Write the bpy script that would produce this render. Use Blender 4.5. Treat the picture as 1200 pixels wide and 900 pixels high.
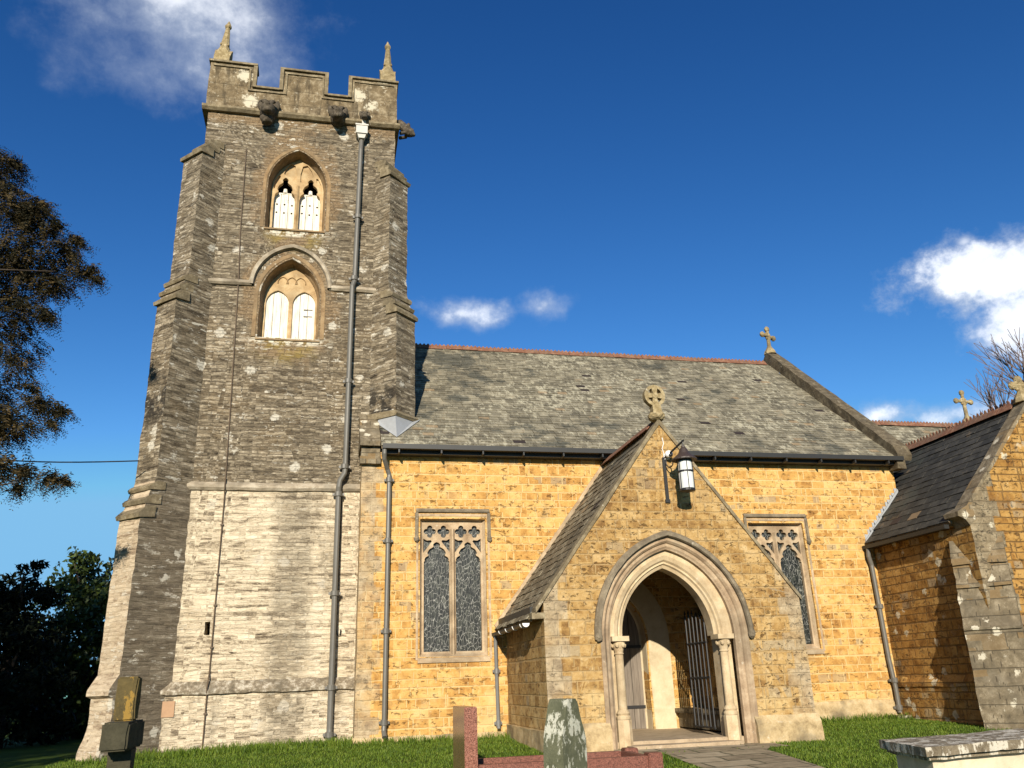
import bpy, bmesh, math, random
import numpy as np
from mathutils import Vector, Matrix, noise as mnoise
from mathutils.geometry import tessellate_polygon
random.seed(7); np.random.seed(7)
SC = bpy.context.scene
R = math.radians
for o in list(bpy.data.objects): bpy.data.objects.remove(o)

# ------------------------------------------------------------------ camera
def nrm(v):
    v = np.array(v, float); return v/np.linalg.norm(v)
FPX = 970.0
_up = nrm((-95, 2700, -970)); _n = np.array((-220, -355, -970.0)); _n = nrm(_n-_up*_n.dot(_up)); _e = np.cross(_n, _up)
CAMR = np.array([_e, _n, _up])
EYE = np.array([0, 0, 1.0])
cam = bpy.data.cameras.new('Camera'); camo = bpy.data.objects.new('Camera', cam); SC.collection.objects.link(camo)
cam.sensor_width = 36; cam.lens = FPX/1200*36; cam.clip_end = 3000; cam.clip_start = .05
camo.matrix_world = Matrix.Translation(EYE.tolist()) @ Matrix(CAMR.tolist()).to_4x4()
SC.camera = camo
SC.render.resolution_x = 1024; SC.render.resolution_y = 768
def ray(x, y): return CAMR @ np.array([x-600, 450-y, -FPX])      # survey helper: sight line of the photograph
def onY(x, y, Y):
    r = ray(x, y); return EYE+r*(Y/r[1])

# ------------------------------------------------------------------ light
SUN_EL, SUN_AZ = 21.0, 14.5           # azimuth west of south
sd = Vector((-math.sin(R(SUN_AZ))*math.cos(R(SUN_EL)), -math.cos(R(SUN_AZ))*math.cos(R(SUN_EL)), math.sin(R(SUN_EL))))
sl = bpy.data.lights.new('Sun', 'SUN'); so = bpy.data.objects.new('Sun', sl); SC.collection.objects.link(so)
sl.energy = 5.0; sl.angle = R(.5); sl.color = (1.0, .90, .74)
so.rotation_euler = sd.to_track_quat('Z', 'Y').to_euler(); so.location = (-20, -60, 30)
SC.view_settings.view_transform = 'Standard'; SC.view_settings.look = 'None'
SC.view_settings.exposure = 0.5; SC.view_settings.gamma = 1; SC.view_settings.use_curve_mapping = False
SKY_STRENGTH = .075

# ------------------------------------------------------------------ node helpers
class NB:
    def __init__(s, tree): s.t = tree; s.L = tree.links
    def n(s, typ, ins=None, **props):
        nd = s.t.nodes.new(typ)
        for k, v in props.items(): setattr(nd, k, v)
        for k, v in (ins or {}).items(): s.put(nd.inputs[k], v)
        return nd
    def put(s, sock, v):
        if v is None: return
        if isinstance(v, bpy.types.NodeSocket): s.L.new(v, sock)
        else:
            if sock.type == 'RGBA' and not hasattr(v, '__len__'): v = (v, v, v, 1)
            if sock.type == 'RGBA' and len(v) == 3: v = (*v, 1)
            sock.default_value = v
    def m(s, op, a, b=None, c=None, clamp=False):
        nd = s.n('ShaderNodeMath', operation=op, use_clamp=clamp); s.put(nd.inputs[0], a)
        if b is not None: s.put(nd.inputs[1], b)
        if c is not None: s.put(nd.inputs[2], c)
        return nd.outputs[0]
    def vm(s, op, a, b=None):
        nd = s.n('ShaderNodeVectorMath', operation=op); s.put(nd.inputs[0], a)
        if b is not None: s.put(nd.inputs[1], b)
        return nd.outputs[1] if op in ('DOT_PRODUCT', 'LENGTH') else nd.outputs[0]
    def sep(s, v):
        nd = s.n('ShaderNodeSeparateXYZ', {0: v}); return nd.outputs
    def comb(s, x, y, z=0.0): return s.n('ShaderNodeCombineXYZ', {0: x, 1: y, 2: z}).outputs[0]
    def noise(s, v, scale, detail=4, rough=.55, dist=0.0):
        return s.n('ShaderNodeTexNoise', {'Vector': v, 'Scale': scale, 'Detail': detail, 'Roughness': rough, 'Distortion': dist}).outputs[0]
    def vor(s, v, scale, feature='F1', out=0, rnd=1.0):
        return s.n('ShaderNodeTexVoronoi', {'Vector': v, 'Scale': scale, 'Randomness': rnd}, feature=feature).outputs[out]
    def ramp(s, f, stops, interp='LINEAR'):
        nd = s.n('ShaderNodeValToRGB', {0: f}); cr = nd.color_ramp; cr.interpolation = interp
        while len(cr.elements) < len(stops): cr.elements.new(.5)
        for e, (p, c) in zip(cr.elements, stops):
            e.position = p; e.color = (*c, 1) if len(c) == 3 else c
        return nd.outputs[0]
    def mix(s, f, a, b, blend='MIX'):
        nd = s.n('ShaderNodeMix', data_type='RGBA', blend_type=blend); nd.clamp_factor = True
        s.put(nd.inputs[0], f); s.put(nd.inputs[6], a); s.put(nd.inputs[7], b); return nd.outputs[2]
    def ss(s, x, a, b):       # smoothstep, a may exceed b
        if a < b:
            return s.n('ShaderNodeMapRange', {0: x, 1: a, 2: b, 3: 0.0, 4: 1.0}, interpolation_type='SMOOTHSTEP').outputs[0]
        return s.n('ShaderNodeMapRange', {0: x, 1: b, 2: a, 3: 1.0, 4: 0.0}, interpolation_type='SMOOTHSTEP').outputs[0]
    def brick(s, v, w, h, mortar, smooth=.2, off=.5, freq=2, sq=1.0, sqf=2):
        nd = s.n('ShaderNodeTexBrick', {'Vector': v, 'Color1': (0, 0, 0), 'Color2': (1, 1, 1), 'Mortar': (.5, .5, .5), 'Scale': 1.0,
                 'Mortar Size': mortar, 'Mortar Smooth': smooth, 'Bias': 0.0, 'Brick Width': w, 'Row Height': h},
                 offset=off, offset_frequency=freq, squash=sq, squash_frequency=sqf)
        return nd.outputs[0], nd.outputs[1]
    def pos(s): return s.n('ShaderNodeNewGeometry').outputs['Position']
    def nor(s): return s.n('ShaderNodeNewGeometry').outputs['True Normal']
    def uv(s): return s.n('ShaderNodeUVMap').outputs[0]

def mat(name, fn, rough=.9, spec=.25, bump=.5, bdist=.02, metal=0.0):
    m = bpy.data.materials.new(name); m.use_nodes = True; t = m.node_tree; b = t.nodes['Principled BSDF']; nb = NB(t)
    col, h = fn(nb)[:2]
    nb.put(b.inputs['Base Color'], col)
    rr = rough(nb) if callable(rough) else rough
    nb.put(b.inputs['Roughness'], rr); b.inputs['Specular IOR Level'].default_value = spec; b.inputs['Metallic'].default_value = metal
    if h is not None:
        bn = nb.n('ShaderNodeBump', {'Height': h, 'Strength': bump, 'Distance': bdist}); nb.L.new(bn.outputs[0], b.inputs['Normal'])
    return m

# ------------------------------------------------------------------ world: Nishita sky with drifting cumulus
W = bpy.data.worlds.new('World'); SC.world = W; W.use_nodes = True
nb = NB(W.node_tree); W.node_tree.nodes.clear()
sky = nb.n('ShaderNodeTexSky', sky_type='NISHITA', sun_disc=False, sun_elevation=R(SUN_EL), sun_rotation=R(180+SUN_AZ), air_density=1.0, dust_density=.6, ozone_density=3.5, altitude=100)
d = nb.vm('NORMALIZE', nb.n('ShaderNodeTexCoord').outputs['Generated'])
skyc = nb.n('ShaderNodeHueSaturation', {'Hue': .512, 'Saturation': 1.12, 'Value': 1.0, 'Color': sky.outputs[0]}).outputs[0]
_s = nb.n('ShaderNodeSeparateColor', {0: skyc}).outputs; _k = .106      # deepen the zenith blue, brighten the haze near the horizon
_c = [nb.m('MULTIPLY', nb.m('POWER', nb.m('MINIMUM', nb.m('MULTIPLY', _s[i], _k), mx), g), a/_k) for i, (a, g, mx) in enumerate(((4.2, 1.82, .20), (2.42, 1.45, .35), (1.72, 1.3, .58)))]
skyc = nb.n('ShaderNodeCombineColor', {0: _c[0], 1: _c[1], 2: _c[2]}).outputs[0]
WS = Vector((.35, .35, 1.0))
wsp = nb.vm('MULTIPLY', d, (1, 1, 1.15))
n1 = nb.noise(wsp, 11, 9, .62); n3 = nb.noise(wsp, 34, 5, .65); n2 = nb.noise(wsp, 3.2, 5, .55)
CL = [  # px, py, half width, half height, softness, density, noise weight
    (220, -5, 205, 165, 1.0, .85, .45), (175, 60, 150, 85, 1.6, .6, .7), (1130, 325, 105, 62, .7, .97, .75), (1185, 320, 95, 70, .7, .97, .7), (1200, 370, 80, 62, .8, .95, .75), (546, 369, 70, 30, 1.2, 1.0, .75),
    (640, 356, 42, 28, 1.3, 1.0, .7), (1035, 486, 70, 28, 1.0, .95, .8), (1120, 488, 95, 26, 1.0, .8, .8), (1130, 284, 20, 14, 1.0, .65, .7)]
mask = None; body = None
for (px, py, hw, hh, soft, dens, nw) in CL:
    c = nrm(ray(px, py)); ex = nrm(np.cross(c, (0, 0, 1))); ey = np.cross(ex, c)
    dc = nb.m('MAXIMUM', nb.vm('DOT_PRODUCT', d, tuple(c)), .05)
    sc = math.sqrt(FPX**2+(px-600)**2+(450-py)**2)
    a = nb.m('DIVIDE', nb.vm('DOT_PRODUCT', d, tuple(ex)), nb.m('MULTIPLY', dc, hw/sc))
    b_ = nb.m('DIVIDE', nb.vm('DOT_PRODUCT', d, tuple(ey)), nb.m('MULTIPLY', dc, hh/sc))
    front = nb.m('GREATER_THAN', nb.vm('DOT_PRODUCT', d, tuple(c)), .1)
    r = nb.m('SQRT', nb.m('ADD', nb.m('POWER', nb.m('ABSOLUTE', a), 2.0), nb.m('POWER', nb.m('ABSOLUTE', b_), 2.0)))
    f = nb.m('SUBTRACT', 1.0, r)
    f = nb.m('ADD', nb.m('ADD', f, nb.m('MULTIPLY', nb.m('SUBTRACT', n1, .5), 2.8*nw)), nb.m('MULTIPLY', nb.m('SUBTRACT', n3, .5), .7*nw))
    f = nb.m('MULTIPLY', nb.m('MULTIPLY', nb.ss(f, .12, .12+soft), dens), front)
    mask = f if mask is None else nb.m('MAXIMUM', mask, f)
    bb = nb.m('MULTIPLY', f, nb.ss(nb.m('ADD', b_, nb.m('MULTIPLY', nb.m('SUBTRACT', n1, .5), 3.0)), -1.2, .3))
    body = bb if body is None else nb.m('MAXIMUM', body, bb)
CLB = 1/SKY_STRENGTH
cc = nb.mix(nb.ss(body, .15, .85), tuple(CLB*x for x in (.40, .46, .56)), tuple(CLB*x for x in (.80, .83, .88)))
fin = nb.mix(mask, skyc, cc)
bg = nb.n('ShaderNodeBackground', {0: fin, 1: SKY_STRENGTH}); out = nb.n('ShaderNodeOutputWorld', {0: bg.outputs[0]})

# ------------------------------------------------------------------ mesh helpers
ORIG = {}
def boxuv(bm):
    l = bm.loops.layers.uv.verify()
    for f in bm.faces:
        n = f.normal
        if abs(n.z) < .75:
            t = Vector((-n.y, n.x, 0)); t.normalize()
            for lp in f.loops:
                p = lp.vert.co; lp[l].uv = (p.dot(t)+3.17, p.z)
        else:
            for lp in f.loops: lp[l].uv = (lp.vert.co.x, lp.vert.co.y)
def mk(name, bm, mats, parent=None, origin=None, smooth=False, recalc=True, uv=True):
    if recalc: bmesh.ops.recalc_face_normals(bm, faces=bm.faces[:])
    bm.normal_update()
    if uv: boxuv(bm)
    if origin is None:
        cs = [v.co for v in bm.verts]
        xs = [c.x for c in cs]; ys = [c.y for c in cs]; zs = [c.z for c in cs]
        origin = Vector(((min(xs)+max(xs))/2, (min(ys)+max(ys))/2, min(zs)))
    origin = Vector(origin)
    bmesh.ops.translate(bm, verts=bm.verts[:], vec=-origin)
    me = bpy.data.meshes.new(name); bm.to_mesh(me); bm.free()
    if not isinstance(mats, (list, tuple)): mats = [mats]
    for m in mats: me.materials.append(m)
    if smooth:
        for p in me.polygons: p.use_smooth = True
    o = bpy.data.objects.new(name, me); SC.collection.objects.link(o)
    ORIG[o] = origin
    if parent is not None:
        o.parent = parent; o.location = origin-ORIG[parent]
    else: o.location = origin
    return o
def empty(name, loc, label, cat, group=None):
    o = bpy.data.objects.new(name, None); SC.collection.objects.link(o); o.location = loc; ORIG[o] = Vector(loc); o.empty_display_size = .3
    return tag(o, label, cat, group)
def tag(o, label=None, cat=None, group=None, kind=None):
    for k, v in (('label', label), ('category', cat), ('group', group), ('kind', kind)):
        if v: o[k] = v
    return o
def box(bm, x0, x1, y0, y1, z0, z1, mi=0):
    v = [bm.verts.new((x, y, z)) for z in (z0, z1) for y in (y0, y1) for x in (x0, x1)]
    fs = [(0, 1, 3, 2), (4, 6, 7, 5), (0, 4, 5, 1), (2, 3, 7, 6), (0, 2, 6, 4), (1, 5, 7, 3)]
    for f in fs: bm.faces.new([v[i] for i in f]).material_index = mi
    return v
def obox(bm, c, ax, ay, az, hx, hy, hz, mi=0):     # oriented box
    c, ax, ay, az = Vector(c), Vector(ax), Vector(ay), Vector(az)
    v = [bm.verts.new(c+ax*hx*i+ay*hy*j+az*hz*k) for k in (-1, 1) for j in (-1, 1) for i in (-1, 1)]
    for f in [(0, 1, 3, 2), (4, 6, 7, 5), (0, 4, 5, 1), (2, 3, 7, 6), (0, 2, 6, 4), (1, 5, 7, 3)]: bm.faces.new([v[i] for i in f]).material_index = mi
    return v
def prism(bm, pts, vec, mi=0):                    # planar polygon (3D points) extruded along vec
    vec = Vector(vec); a = [bm.verts.new(p) for p in pts]; b = [bm.verts.new(Vector(p)+vec) for p in pts]; n = len(pts)
    bm.faces.new(a).material_index = mi; bm.faces.new(b[::-1]).material_index = mi
    for i in range(n): bm.faces.new([a[i], b[i], b[(i+1) % n], a[(i+1) % n]]).material_index = mi
class Fr:
    def __init__(s, O, U=(1, 0, 0), N=(0, -1, 0), V=(0, 0, 1)): s.O, s.U, s.V, s.N = Vector(O), Vector(U), Vector(V), Vector(N)
    def p(s, u, v, d=0.0): return s.O+s.U*u+s.V*v+s.N*d
def sheet(bm, fr, outer, holes, d0, d1, mi=0, back=True):
    loops = [outer]+list(holes)
    allp = [p for l in loops for p in l]
    tri = tessellate_polygon([[Vector((p[0], p[1], 0)) for p in l] for l in loops])
    A = [bm.verts.new(fr.p(p[0], p[1], d0)) for p in allp]; B = [bm.verts.new(fr.p(p[0], p[1], d1)) for p in allp]
    for t in tri:
        try:
            bm.faces.new([A[i] for i in t]).material_index = mi
            if back: bm.faces.new([B[i] for i in t[::-1]]).material_index = mi
        except ValueError: pass
    k = 0
    for l in loops:
        n = len(l)
        for i in range(n):
            try: bm.faces.new([A[k+i], B[k+i], B[k+(i+1) % n], A[k+(i+1) % n]]).material_index = mi
            except ValueError: pass
        k += n
def arch(cx, a, spring, rise, base, off=0.0, n=14, jamb=True):
    Rr = (a*a+rise*rise)/(2*a); e = Rr-a; r = Rr+off
    th = math.acos(max(-1, min(1, e/r))); pts = []
    if jamb: pts.append((cx-a-off, base))
    for i in range(n+1):
        t = math.pi-(th)*i/n*1.0
        ang = math.pi-(math.pi-(math.pi-th))*i/n
        pts.append((cx+e+r*math.cos(ang), spring+r*math.sin(ang)))
    right = [(2*cx-x, z) for x, z in pts[::-1]][1:]
    return pts+right
def ring(bm, fr, pf, prof, mi=0):
    rows = [[bm.verts.new(fr.p(u, v, d)) for (u, v) in pf(off)] for off, d in prof]
    for a, b in zip(rows, rows[1:]):
        for i in range(len(a)-1): bm.faces.new([a[i], a[i+1], b[i+1], b[i]]).material_index = mi
def tube(bm, pts, r, seg=10, mi=0, cap=True):
    pts = [Vector(p) for p in pts]; rings = []; prev = None
    rs = r if hasattr(r, '__len__') else [r]*len(pts)
    for i, p in enumerate(pts):
        t = (pts[min(i+1, len(pts)-1)]-pts[max(i-1, 0)]).normalized()
        if prev is None:
            x = t.orthogonal().normalized()
        else:
            x = (prev-t*prev.dot(t)).normalized()
        prev = x; y = t.cross(x)
        rings.append([bm.verts.new(p+(x*math.cos(2*math.pi*k/seg)+y*math.sin(2*math.pi*k/seg))*rs[i]) for k in range(seg)])
    for a, b in zip(rings, rings[1:]):
        for k in range(seg): bm.faces.new([a[k], a[(k+1) % seg], b[(k+1) % seg], b[k]]).material_index = mi
    if cap: bm.faces.new(rings[0][::-1]).material_index = mi; bm.faces.new(rings[-1]).material_index = mi
def lathe(bm, c, prof, seg=16, mi=0, rot=0):
    c = Vector(c); rings = []
    for r, z in prof: rings.append([bm.verts.new(c+Vector((r*math.cos(2*math.pi*k/seg+rot), r*math.sin(2*math.pi*k/seg+rot), z))) for k in range(seg)])
    for a, b in zip(rings, rings[1:]):
        for k in range(seg): bm.faces.new([a[k], a[(k+1) % seg], b[(k+1) % seg], b[k]]).material_index = mi
    bm.faces.new(rings[0][::-1]).material_index = mi; bm.faces.new(rings[-1]).material_index = mi
def blob(bm, c, s, seg=10, amp=.1, fr=3.0, mi=0, rotz=0):
    r = bmesh.ops.create_icosphere(bm, subdivisions=3, radius=1.0)
    cr, sr = math.cos(rotz), math.sin(rotz)
    for v in r['verts']:
        q = v.co*(1+amp*mnoise.noise(v.co*fr+Vector(c)*3))
        x, y, z = q.x*s[0], q.y*s[1], q.z*s[2]
        v.co = Vector(c)+Vector((x*cr-y*sr, x*sr+y*cr, z))
def cut(bm, xs=(), ys=(), zs=()):
    for lst, n in ((xs, (1, 0, 0)), (ys, (0, 1, 0)), (zs, (0, 0, 1))):
        for c in lst:
            bmesh.ops.bisect_plane(bm, geom=bm.verts[:]+bm.edges[:]+bm.faces[:], dist=1e-4, plane_co=Vector(n)*c, plane_no=n)
def rough(bm, amp=.012, fr=2.2, amp2=.006, fr2=11.0, zst=1.0):
    bmesh.ops.remove_doubles(bm, verts=bm.verts[:], dist=1e-5)
    for v in bm.verts:
        p = Vector((v.co.x, v.co.y, v.co.z*zst))
        v.co += mnoise.noise_vector(p*fr)*amp+mnoise.noise_vector(p*fr2)*amp2
def fr_(a, b, s):
    n = max(1, int(round((b-a)/s))); return [a+(b-a)*i/n for i in range(1, n)]
def quat(cx, cz, r, n=32):      # quatrefoil loop
    out = []
    for i in range(n):
        t = 2*math.pi*i/n; ph = (t+math.pi/4) % (math.pi/2)-math.pi/4; q = r*(.55*math.cos(ph)+math.sqrt(max(0, .43**2-(.55*math.sin(ph))**2)))
        out.append((cx+q*math.cos(t), cz+q*math.sin(t)))
    return out
def cusped(cx, a, base, spring, apex, foils=5, dep=.045, n=20):
    half = []
    for i in range(n+1):
        t = i/n                                           # ogee head
        x = -a*(1-t**1.15)**.62 if t < 1 else 0.0; z = spring+(apex-spring)*t
        c = dep*(abs(math.cos(math.pi*foils/2*(t**.8)+ (0 if foils % 2 else 0)))**6)
        if i in (0, n): c = 0
        half.append((min(-.004, x+c) if i < n else 0.0, z))
    pts = [(cx-a, base)]+[(cx+x, z) for x, z in half]+[(cx-x, z) for x, z in half[::-1][1:]]+[(cx+a, base)]
    return pts
def circ(cx, cz, r, n=8): return [(cx+r*math.cos(2*math.pi*i/n), cz+r*math.sin(2*math.pi*i/n)) for i in range(n)]
def ground_z(x, y):
    z = -.035*min(max(17-y, -1.0), 40)
    if x < 0: z += .02*max(x, -12)
    if y > 17: z = min(z, 0) + (.0 if x > 0 else 0)
    z += .02*math.sin(x*.9+1)*math.sin(y*.7)*min(1, max(0, (16.2-y)/2))
    return z
def onG(x, y):
    r = ray(x, y); t = 5/r[1]
    for _ in range(60):
        p = EYE+r*t; t += (ground_z(p[0], p[1])-p[2])/r[2]*.6
    return EYE+r*t

# ------------------------------------------------------------------ materials
TOWERY = 17.8
def f_tower(nb, butt=False):
    P = nb.pos(); X, Y, Z = nb.sep(P)[:3]; u, v = nb.sep(nb.uv())[:2]
    w = nb.noise(nb.comb(nb.m('MULTIPLY', u, .5), nb.m('MULTIPLY', v, 1.3), 3.1), 1.0, 3)
    v2 = nb.m('ADD', v, nb.m('MULTIPLY', nb.m('SUBTRACT', w, .5), .25))
    row = nb.m('FLOOR', nb.m('DIVIDE', v2, .082))
    rnd = nb.n('ShaderNodeTexWhiteNoise', {'W': row}, noise_dimensions='1D').outputs[0]
    u2 = nb.m('ADD', u, nb.m('MULTIPLY', rnd, 3.0))
    jit = nb.m('SUBTRACT', nb.noise(nb.vm('MULTIPLY', P, (1, 1, 2.2)), 8, 4, .7), .5)
    v3 = nb.m('ADD', v2, nb.m('MULTIPLY', jit, .06)); u3 = nb.m('ADD', u2, nb.m('MULTIPLY', jit, .12))
    c1, f1 = nb.brick(nb.comb(u3, v3), .27, .082, .014, .9, .43, 2, 1.5, 3)
    st = nb.noise(nb.comb(nb.m('MULTIPLY', u, 1.9), nb.m('MULTIPLY', v3, 11.0), Y), 1.0, 6, .72)
    st2 = nb.noise(nb.comb(nb.m('MULTIPLY', u, 5.0), nb.m('MULTIPLY', v3, 30.0), Y), 1.0, 4, .7)
    fine = nb.noise(P, 42, 4, .7)
    big = nb.noise(P, .55, 4, .6); bg2 = nb.noise(P, 1.6, 5, .65)
    t = nb.m('ADD', nb.m('ADD', nb.m('MULTIPLY', c1, .12), nb.m('MULTIPLY', st, .36)), nb.m('ADD', nb.m('MULTIPLY', st2, .46), nb.m('MULTIPLY', fine, .16)))
    dark = nb.ramp(t, [(.385, (.014, .010, .006)), (.455, (.066, .051, .033)), (.53, (.145, .116, .077)), (.61, (.265, .218, .15)), (.70, (.53, .46, .35))])
    dark = nb.mix(nb.m('MULTIPLY', nb.ss(bg2, .48, .68), .5), dark, nb.mix(.5, dark, (.22, .15, .075)))
    stl = nb.noise(nb.comb(nb.m('MULTIPLY', u, 1.25), nb.m('MULTIPLY', v3, 8.5), 4.0), 1.0, 7, .75)
    tp_ = nb.m('ADD', nb.m('ADD', nb.m('MULTIPLY', c1, .07), nb.m('MULTIPLY', stl, .72)), nb.m('ADD', nb.m('MULTIPLY', st2, .12), nb.m('MULTIPLY', fine, .14)))
    pale = nb.ramp(tp_, [(.39, (.07, .054, .036)), (.45, (.22, .172, .115)), (.505, (.49, .405, .285)), (.59, (.67, .575, .42)), (.71, (.78, .71, .56))])
    pale = nb.mix(nb.m('MULTIPLY', nb.ss(bg2, .5, .7), .4), pale, (.46, .36, .23))
    # lower stage is cleaner, pale limestone
    low = nb.ss(nb.m('ADD', Z, nb.m('MULTIPLY', nb.m('SUBTRACT', big, .5), .1)), 5.02, 4.98)
    col1 = nb.noise(nb.comb(nb.m('MULTIPLY', X, 1.3), nb.m('MULTIPLY', Y, 1.3), nb.m('MULTIPLY', Z, .22)), 1.0, 4, .6)
    strip = nb.m('MULTIPLY', nb.ss(nb.m('ABSOLUTE', nb.m('ADD', X, nb.m('ADD', .75, nb.m('MULTIPLY', nb.m('SUBTRACT', bg2, .5), .5)))), .55, .2), nb.ss(st, .28, .58))
    corner = nb.m('MULTIPLY', nb.ss(nb.m('ADD', X, nb.m('MULTIPLY', bg2, .9)), -2.1, -2.7), nb.ss(st, .3, .56))
    grime = nb.m('MAXIMUM', nb.m('MULTIPLY', nb.ss(col1, .53, .68), nb.ss(st, .33, .58)), nb.m('MAXIMUM', nb.m('MULTIPLY', strip, .85), nb.m('MULTIPLY', corner, .6)))
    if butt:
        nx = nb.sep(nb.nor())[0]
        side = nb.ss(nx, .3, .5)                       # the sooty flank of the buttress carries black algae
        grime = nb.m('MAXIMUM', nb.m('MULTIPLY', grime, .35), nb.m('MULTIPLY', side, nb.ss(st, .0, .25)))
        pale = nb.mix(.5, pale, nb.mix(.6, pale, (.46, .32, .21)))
        blotch = nb.m('MULTIPLY', nb.m('MULTIPLY', nb.ss(nb.m('ABSOLUTE', nb.m('SUBTRACT', Z, 6.75)), .9, .3), nb.ss(nx, -.3, -.5)), nb.ss(nb.noise(P, 2.6, 5, .7), .45, .56))  # dark noisy blotch on the west-turned face, partway up
        dark = nb.mix(nb.m('MULTIPLY', blotch, .85), dark, (.012, .011, .010))
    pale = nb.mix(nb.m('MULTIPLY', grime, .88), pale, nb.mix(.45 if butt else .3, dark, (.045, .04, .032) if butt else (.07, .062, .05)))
    col = nb.mix(low, dark, pale)
    # freestone dressings, rusty, round the windows and under the parapet
    if not butt:
        sp = nb.noise(P, 2.2, 4)
        def ell(cx, cz, rx, rz):
            return nb.m('SQRT', nb.m('ADD', nb.m('POWER', nb.m('ABSOLUTE', nb.m('DIVIDE', nb.m('SUBTRACT', X, cx), rx)), 2.0), nb.m('POWER', nb.m('ABSOLUTE', nb.m('DIVIDE', nb.m('SUBTRACT', Z, cz), rz)), 2.0)))
        e = nb.m('MINIMUM', ell(-1.12, 12.3, 1.0, 1.55), ell(-1.12, 9.25, 1.02, 1.3))
        ham = nb.ss(nb.m('ADD', e, nb.m('MULTIPLY', nb.m('SUBTRACT', sp, .5), 1.3)), 1.15, .85)
        ham = nb.m('MAXIMUM', ham, nb.ss(nb.m('ADD', Z, nb.m('MULTIPLY', nb.m('SUBTRACT', sp, .5), .7)), 13.95, 14.15))
        hc = nb.ramp(nb.m('ADD', nb.m('MULTIPLY', fine, .6), nb.m('MULTIPLY', st, .4)), [(.35, (.10, .066, .036)), (.5, (.22, .15, .082)), (.68, (.36, .27, .165))])
        col = nb.mix(nb.m('MULTIPLY', ham, .85), col, hc)
        yl = nb.m('MULTIPLY', nb.ss(nb.m('MINIMUM', ell(-1.12, 8.2, .85, .45), ell(-1.12, 11.0, .8, .42)), 1.2, .3), nb.ss(sp, .4, .6))
        col = nb.mix(nb.m('MULTIPLY', yl, .75), col, (.27, .19, .045))
        sl = nb.m('MULTIPLY', nb.ss(nb.m('MINIMUM', ell(-1.12, 8.36, .95, .12), ell(-1.12, 11.15, .9, .14)), 1.25, .6), nb.ss(nb.noise(P, 5, 5, .7), .44, .52))
        col = nb.mix(sl, col, (.60, .55, .44))
    # white crustose lichen
    lv = nb.comb(nb.m('MULTIPLY', u, 3.2), nb.m('MULTIPLY', v, 9.5), nb.m('MULTIPLY', Y, .5))
    li = nb.m('MULTIPLY', nb.ss(nb.noise(lv, 1.0, 6, .75), .57, .62), nb.ss(bg2, .38, .6))
    li2 = nb.ss(nb.m('ADD', nb.vor(P, 1.5), nb.m('MULTIPLY', nb.m('SUBTRACT', nb.noise(P, 9, 4, .7), .5), .5)), .19, .12)
    lim = nb.m('MAXIMUM', nb.m('MULTIPLY', li, .9), nb.m('MULTIPLY', li2, .8))
    col = nb.mix(nb.m('MULTIPLY', lim, nb.m('SUBTRACT', 1.0, nb.m('MULTIPLY', low, 0.0 if butt else .5))), col, (.58, .54, .45))
    h = nb.m('ADD', nb.m('ADD', nb.m('MULTIPLY', nb.m('SUBTRACT', 1.0, f1), .25), nb.m('MULTIPLY', nb.m('ADD', st, nb.m('MULTIPLY', nb.m('SUBTRACT', stl, st), low)), 1.3)), nb.m('ADD', nb.m('MULTIPLY', fine, .3), nb.m('MULTIPLY', st2, .5)))
    col = nb.mix(nb.m('MULTIPLY', f1, nb.m('SUBTRACT', .42, nb.m('MULTIPLY', low, .36))), col, (.05, .042, .032))
    return col, h
M = {}
M['tower'] = mat('tower_rubble', lambda nb: f_tower(nb), bump=.9, bdist=.04)
M['butt'] = mat('buttress_rubble', lambda nb: f_tower(nb, True), bump=.8, bdist=.03)

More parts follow.
